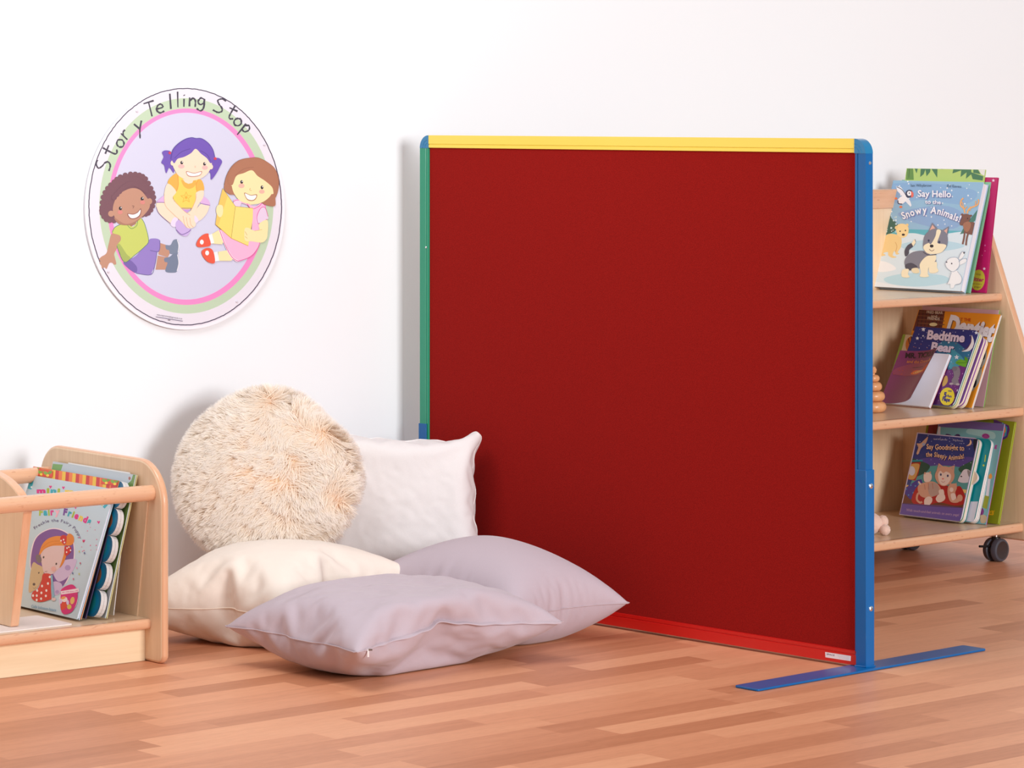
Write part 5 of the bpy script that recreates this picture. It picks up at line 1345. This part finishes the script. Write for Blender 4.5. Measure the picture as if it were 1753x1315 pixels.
def build_fur():
    rs = np.random.RandomState(7)
    C0 = np.array([-0.608, 8.08, 0.372])
    # cushion axes: e1 right, e2 up the lean, e3 facing out
    yaw = R(12); tilt = R(24)
    e3 = np.array([-math.sin(yaw)*math.cos(tilt), -math.cos(yaw)*math.cos(tilt), math.sin(tilt)])
    e1 = np.cross([0, 0, 1.0], -e3); e1 /= np.linalg.norm(e1); e1 = -e1 if e1[0] < 0 else e1
    e2 = np.cross(e3, e1); e2 = -e2 if e2[2] < 0 else e2
    RX, RY, TH = 0.208, 0.205, 0.085
    root = empty('furry_cushion', loc=tuple(C0)); tag(root, 'round cream long haired furry cushion leaning on the wall behind the cream one', 'cushion')
    def outline(a):
        return 1+0.03*math.cos(2*a+0.6)-0.05*math.exp(-((a-0.95)/0.28)**2)+0.025*math.exp(-((a-1.6)/0.3)**2)
    def pt(r, a, side):
        """r 0..1 on the disc, angle a"""
        o = 1+0.02*np.cos(2*a+0.6)-0.095*np.exp(-((a-0.85)/0.36)**2)+0.035*np.exp(-((a-1.75)/0.4)**2)+0.03*np.exp(-((a+0.3)/0.5)**2)
        rr = np.sin(r*math.pi/2)
        h = TH*np.cos(r*math.pi/2)**0.75*side
        return (rr*o*RX*np.cos(a))[..., None]*e1+(rr*o*RY*np.sin(a))[..., None]*e2+h[..., None]*e3
    vs = []; nr, na = 14, 48
    k = MB()
    for side in (1, -1):
        rr, aa = np.meshgrid(np.linspace(0.001, 1, nr+1), np.linspace(0, 2*math.pi, na, endpoint=False), indexing='ij')
        P = pt(rr, ((aa+math.pi) % (2*math.pi))-math.pi, side).reshape(-1, 3)
        fs = [(i*na+j, (i+1)*na+j, (i+1)*na+(j+1) % na, i*na+(j+1) % na) for i in range(nr) for j in range(na)]
        if side < 0: fs = [f[::-1] for f in fs]
        k.add([tuple(p) for p in P], fs, plain('fur_skin', (246, 216, 180), 0.9))
    k.build('pad', root)
    # fur locks: flat tapering ribbons, gathered into tufts
    n_cl = 2700; per = 15; NS = n_cl*per
    r = np.sqrt(rs.uniform(0, 1, n_cl))*1.0; r = r**0.92
    a = rs.uniform(-math.pi, math.pi, n_cl); side = np.where((rs.uniform(size=n_cl) < 0.2) & (r > 0.75), -1, 1)
    def P_at(r, a, side): return pt(np.clip(r, 0, 1), a, side)
    def nrm(r, a, side):
        p = P_at(r, a, side)
        q = P_at(np.clip(r+0.01, 0, 1), a, side)-P_at(np.clip(r-0.01, 0, 1), a, side)
        w = P_at(r, a+0.02, side)-P_at(r, a-0.02, side)
        n = np.cross(q, w); n *= np.sign((n*(p)).sum(1)+1e-12)[:, None]
        return n/np.maximum(np.linalg.norm(n, axis=1, keepdims=True), 1e-9)
    def flow(p):
        """combing direction over the face, in (e1, e2)"""
        u = p@e1/RX; w = p@e2/RY
        fx = -0.95+0*u; fy = -0.25-0.55*(w < 0)*(-w)+0.35*np.clip(w, 0, 1)
        # right hand part swirls and falls
        s_ = 1/(1+np.exp(-(u-0.28+0.25*w)*7))
        ang = 2.2*np.sin(5*u+3*w)+1.6*np.cos(6*w-2*u)
        gx = np.cos(ang-1.2)+0.5; gy = np.sin(ang-1.2)-0.5
        fx = fx*(1-s_)+gx*s_; fy = fy*(1-s_)+gy*s_
        fx = fx+0.28*np.sin(9*w+3*u); fy = fy+0.30*np.cos(8*u+5*w)-0.1
        l = np.sqrt(fx*fx+fy*fy)+1e-6
        return fx/l, fy/l
    pc = P_at(r, a, side); nc = nrm(r, a, side); fx, fy = flow(pc)
    kr = np.clip((r-0.62)/0.33, 0, 1)**1.3; qu = pc@e1/RX; qw = pc@e2/RY; ql = np.sqrt(qu*qu+qw*qw)+1e-6
    fx = fx*(1-kr*0.8)+qu/ql*kr; fy = fy*(1-kr*0.8)+qw/ql*kr; ql = np.sqrt(fx*fx+fy*fy)+1e-6; fx /= ql; fy /= ql
    jit = rs.normal(0, 0.30, n_cl); fx, fy = fx*np.cos(jit)-fy*np.sin(jit), fx*np.sin(jit)+fy*np.cos(jit)
    # per strand
    ci = np.repeat(np.arange(n_cl), per)
    dr = rs.normal(0, 0.034, NS); da = rs.normal(0, 0.034, NS)/np.maximum(r[ci], 0.15)
    r2 = np.clip(r[ci]+dr, 0, 1); a2 = ((a[ci]+da+math.pi) % (2*math.pi))-math.pi; sd = side[ci]
    p0 = P_at(r2, a2, sd); n0 = nrm(r2, a2, sd)
    L = rs.uniform(0.026, 0.040, NS)*rs.uniform(0.85, 1.2, n_cl)[ci]
    d = fx[ci][:, None]*e1+fy[ci][:, None]*e2
    tipc = pc[ci]+nc[ci]*0.011+(d*0.034)                # tuft tip
    dv = d+rs.normal(0, 0.16, (NS, 3)); dv -= n0*(dv*n0).sum(1, keepdims=True); dv /= np.linalg.norm(dv, axis=1, keepdims=True)
    segs = 5; pts = []
    lift = rs.uniform(0.22, 0.5, NS)[:, None]; wav = rs.uniform(-0.0035, 0.0035, NS)[:, None]; sidev = np.cross(n0, dv)
    for i in range(segs+1):
        t = i/segs
        q = p0+n0*(L[:, None]*lift*(t-0.55*t*t))+dv*(L[:, None]*(0.25*t+0.75*t*t))+sidev*wav*math.sin(t*4.2)
        cl = 0.74*t**1.6
        pts.append(q*(1-cl)+(tipc+(q-p0)*0.25)*cl)
    # keep the fur clear of the room: nothing behind the wall
    pts = np.stack(pts, 1)
    wvec = rs.normal(0, 1, (NS, 3)); wvec -= dv*(wvec*dv).sum(1, keepdims=True); wvec = sidev*0.9+n0*rs.uniform(-0.12, 0.12, NS)[:, None]
    wvec /= np.linalg.norm(wvec, axis=1, keepdims=True)
    wd = rs.uniform(0.0006, 0.0011, NS)[:, None]
    V = []; 
    for i in range(segs):
        w = wd*(1-0.55*(i/segs)); V.append(pts[:, i]-wvec*w); V.append(pts[:, i]+wvec*w)
    V.append(pts[:, segs])
    V = np.stack(V, 1); nv = V.shape[1]
    base = (np.arange(NS)*nv)[:, None]
    quads_ = np.concatenate([base+np.array([[2*i, 2*i+1, 2*i+3, 2*i+2]]) for i in range(segs-1)], 1).reshape(-1, 4)
    tris = base+np.array([[2*segs-2, 2*segs-1, 2*segs]])
    me = bpy.data.meshes.new('fur')
    NQ, NT = len(quads_), len(tris)
    me.vertices.add(NS*nv); me.vertices.foreach_set('co', V.reshape(-1).astype(np.float32))
    me.loops.add(NQ*4+NT*3); me.loops.foreach_set('vertex_index', np.concatenate([quads_.ravel(), tris.ravel()]).astype(np.int32))
    me.polygons.add(NQ+NT)
    st = np.concatenate([np.arange(NQ)*4, NQ*4+np.arange(NT)*3]).astype(np.int32)
    me.polygons.foreach_set('loop_start', st)
    me.update(calc_edges=True)
    ta = me.attributes.new('along', 'FLOAT', 'POINT')
    tv = np.array([i/segs for i in range(segs) for _ in (0, 1)]+[1.0]); ta.data.foreach_set('value', np.tile(tv, NS).astype(np.float32))
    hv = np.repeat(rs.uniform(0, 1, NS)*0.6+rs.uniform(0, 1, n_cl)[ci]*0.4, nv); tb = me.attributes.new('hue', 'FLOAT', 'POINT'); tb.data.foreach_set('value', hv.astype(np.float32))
    me.polygons.foreach_set('use_smooth', [True]*(NQ+NT))
    m, nt, b, Lk = newmat('cream_fur')
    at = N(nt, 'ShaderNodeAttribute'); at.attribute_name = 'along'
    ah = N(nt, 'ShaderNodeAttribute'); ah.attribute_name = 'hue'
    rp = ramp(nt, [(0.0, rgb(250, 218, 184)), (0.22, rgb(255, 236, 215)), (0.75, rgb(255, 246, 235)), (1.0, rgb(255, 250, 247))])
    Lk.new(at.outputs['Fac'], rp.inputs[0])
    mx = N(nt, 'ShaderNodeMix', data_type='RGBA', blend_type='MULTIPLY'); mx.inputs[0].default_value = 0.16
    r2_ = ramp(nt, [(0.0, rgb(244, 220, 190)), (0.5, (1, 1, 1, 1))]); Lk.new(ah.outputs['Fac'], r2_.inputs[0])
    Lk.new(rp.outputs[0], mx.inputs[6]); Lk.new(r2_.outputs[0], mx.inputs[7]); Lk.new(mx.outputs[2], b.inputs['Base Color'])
    b.inputs['Roughness'].default_value = 0.6; b.inputs['Specular IOR Level'].default_value = 0.2
    tr = N(nt, 'ShaderNodeBsdfTranslucent'); Lk.new(mx.outputs[2], tr.inputs[0])
    ms = N(nt, 'ShaderNodeMixShader'); ms.inputs[0].default_value = 0.4
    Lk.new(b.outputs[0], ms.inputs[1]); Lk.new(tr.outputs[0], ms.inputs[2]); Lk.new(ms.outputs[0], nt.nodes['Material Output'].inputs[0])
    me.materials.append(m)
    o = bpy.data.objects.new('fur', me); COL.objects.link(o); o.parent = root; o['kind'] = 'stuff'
# ================================================================ light and camera
def area(name, loc, target, size, power, col=(1, 1, 1), sy=None):
    l = bpy.data.lights.new(name, 'AREA'); l.energy = power; l.color = col
    l.shape = 'RECTANGLE'; l.size = size; l.size_y = sy or size
    o = bpy.data.objects.new(name, l); COL.objects.link(o); o.location = loc
    o.rotation_euler = (Vector(target)-Vector(loc)).to_track_quat('-Z', 'Y').to_euler()
    return o

def build_light():
    w = bpy.data.worlds.new('studio_ambient'); SC.world = w; w.use_nodes = True
    bg = w.node_tree.nodes['Background']; bg.inputs[0].default_value = (0.97, 0.99, 1.0, 1); bg.inputs[1].default_value = 0.40
    area('softbox_left', (-1.1, 6.7, 2.6), (-0.1, 8.3, 0.6), 1.1, 27)
    area('softbox_right', (5.2, 1.2, 2.3), (0.3, 8.6, 0.4), 2.4, 480)

def build_camera():
    c = bpy.data.cameras.new('camera'); o = bpy.data.objects.new('camera', c); COL.objects.link(o)
    c.sensor_width = 36; c.sensor_fit = 'HORIZONTAL'; c.lens = FP/1753*36
    c.shift_x = 0; c.shift_y = -(657.5-HY)/1753
    c.clip_end = 100
    o.location = (0, 0, HC); o.rotation_euler = (R(90), 0, 0)
    SC.camera = o

build_setting(); build_divider(); build_box(); build_shelf()
try: build_poster()
except NameError: pass
try: build_books()
except NameError: pass
try: build_cushions()
except NameError: pass
build_light(); build_camera()
SC.view_settings.view_transform = 'Standard'; SC.view_settings.look = 'None'
SC.view_settings.exposure = 0.16; SC.view_settings.gamma = 1.0; SC.view_settings.use_curve_mapping = False
SC.cycles.max_bounces = 8
SC.cycles.use_denoising = True
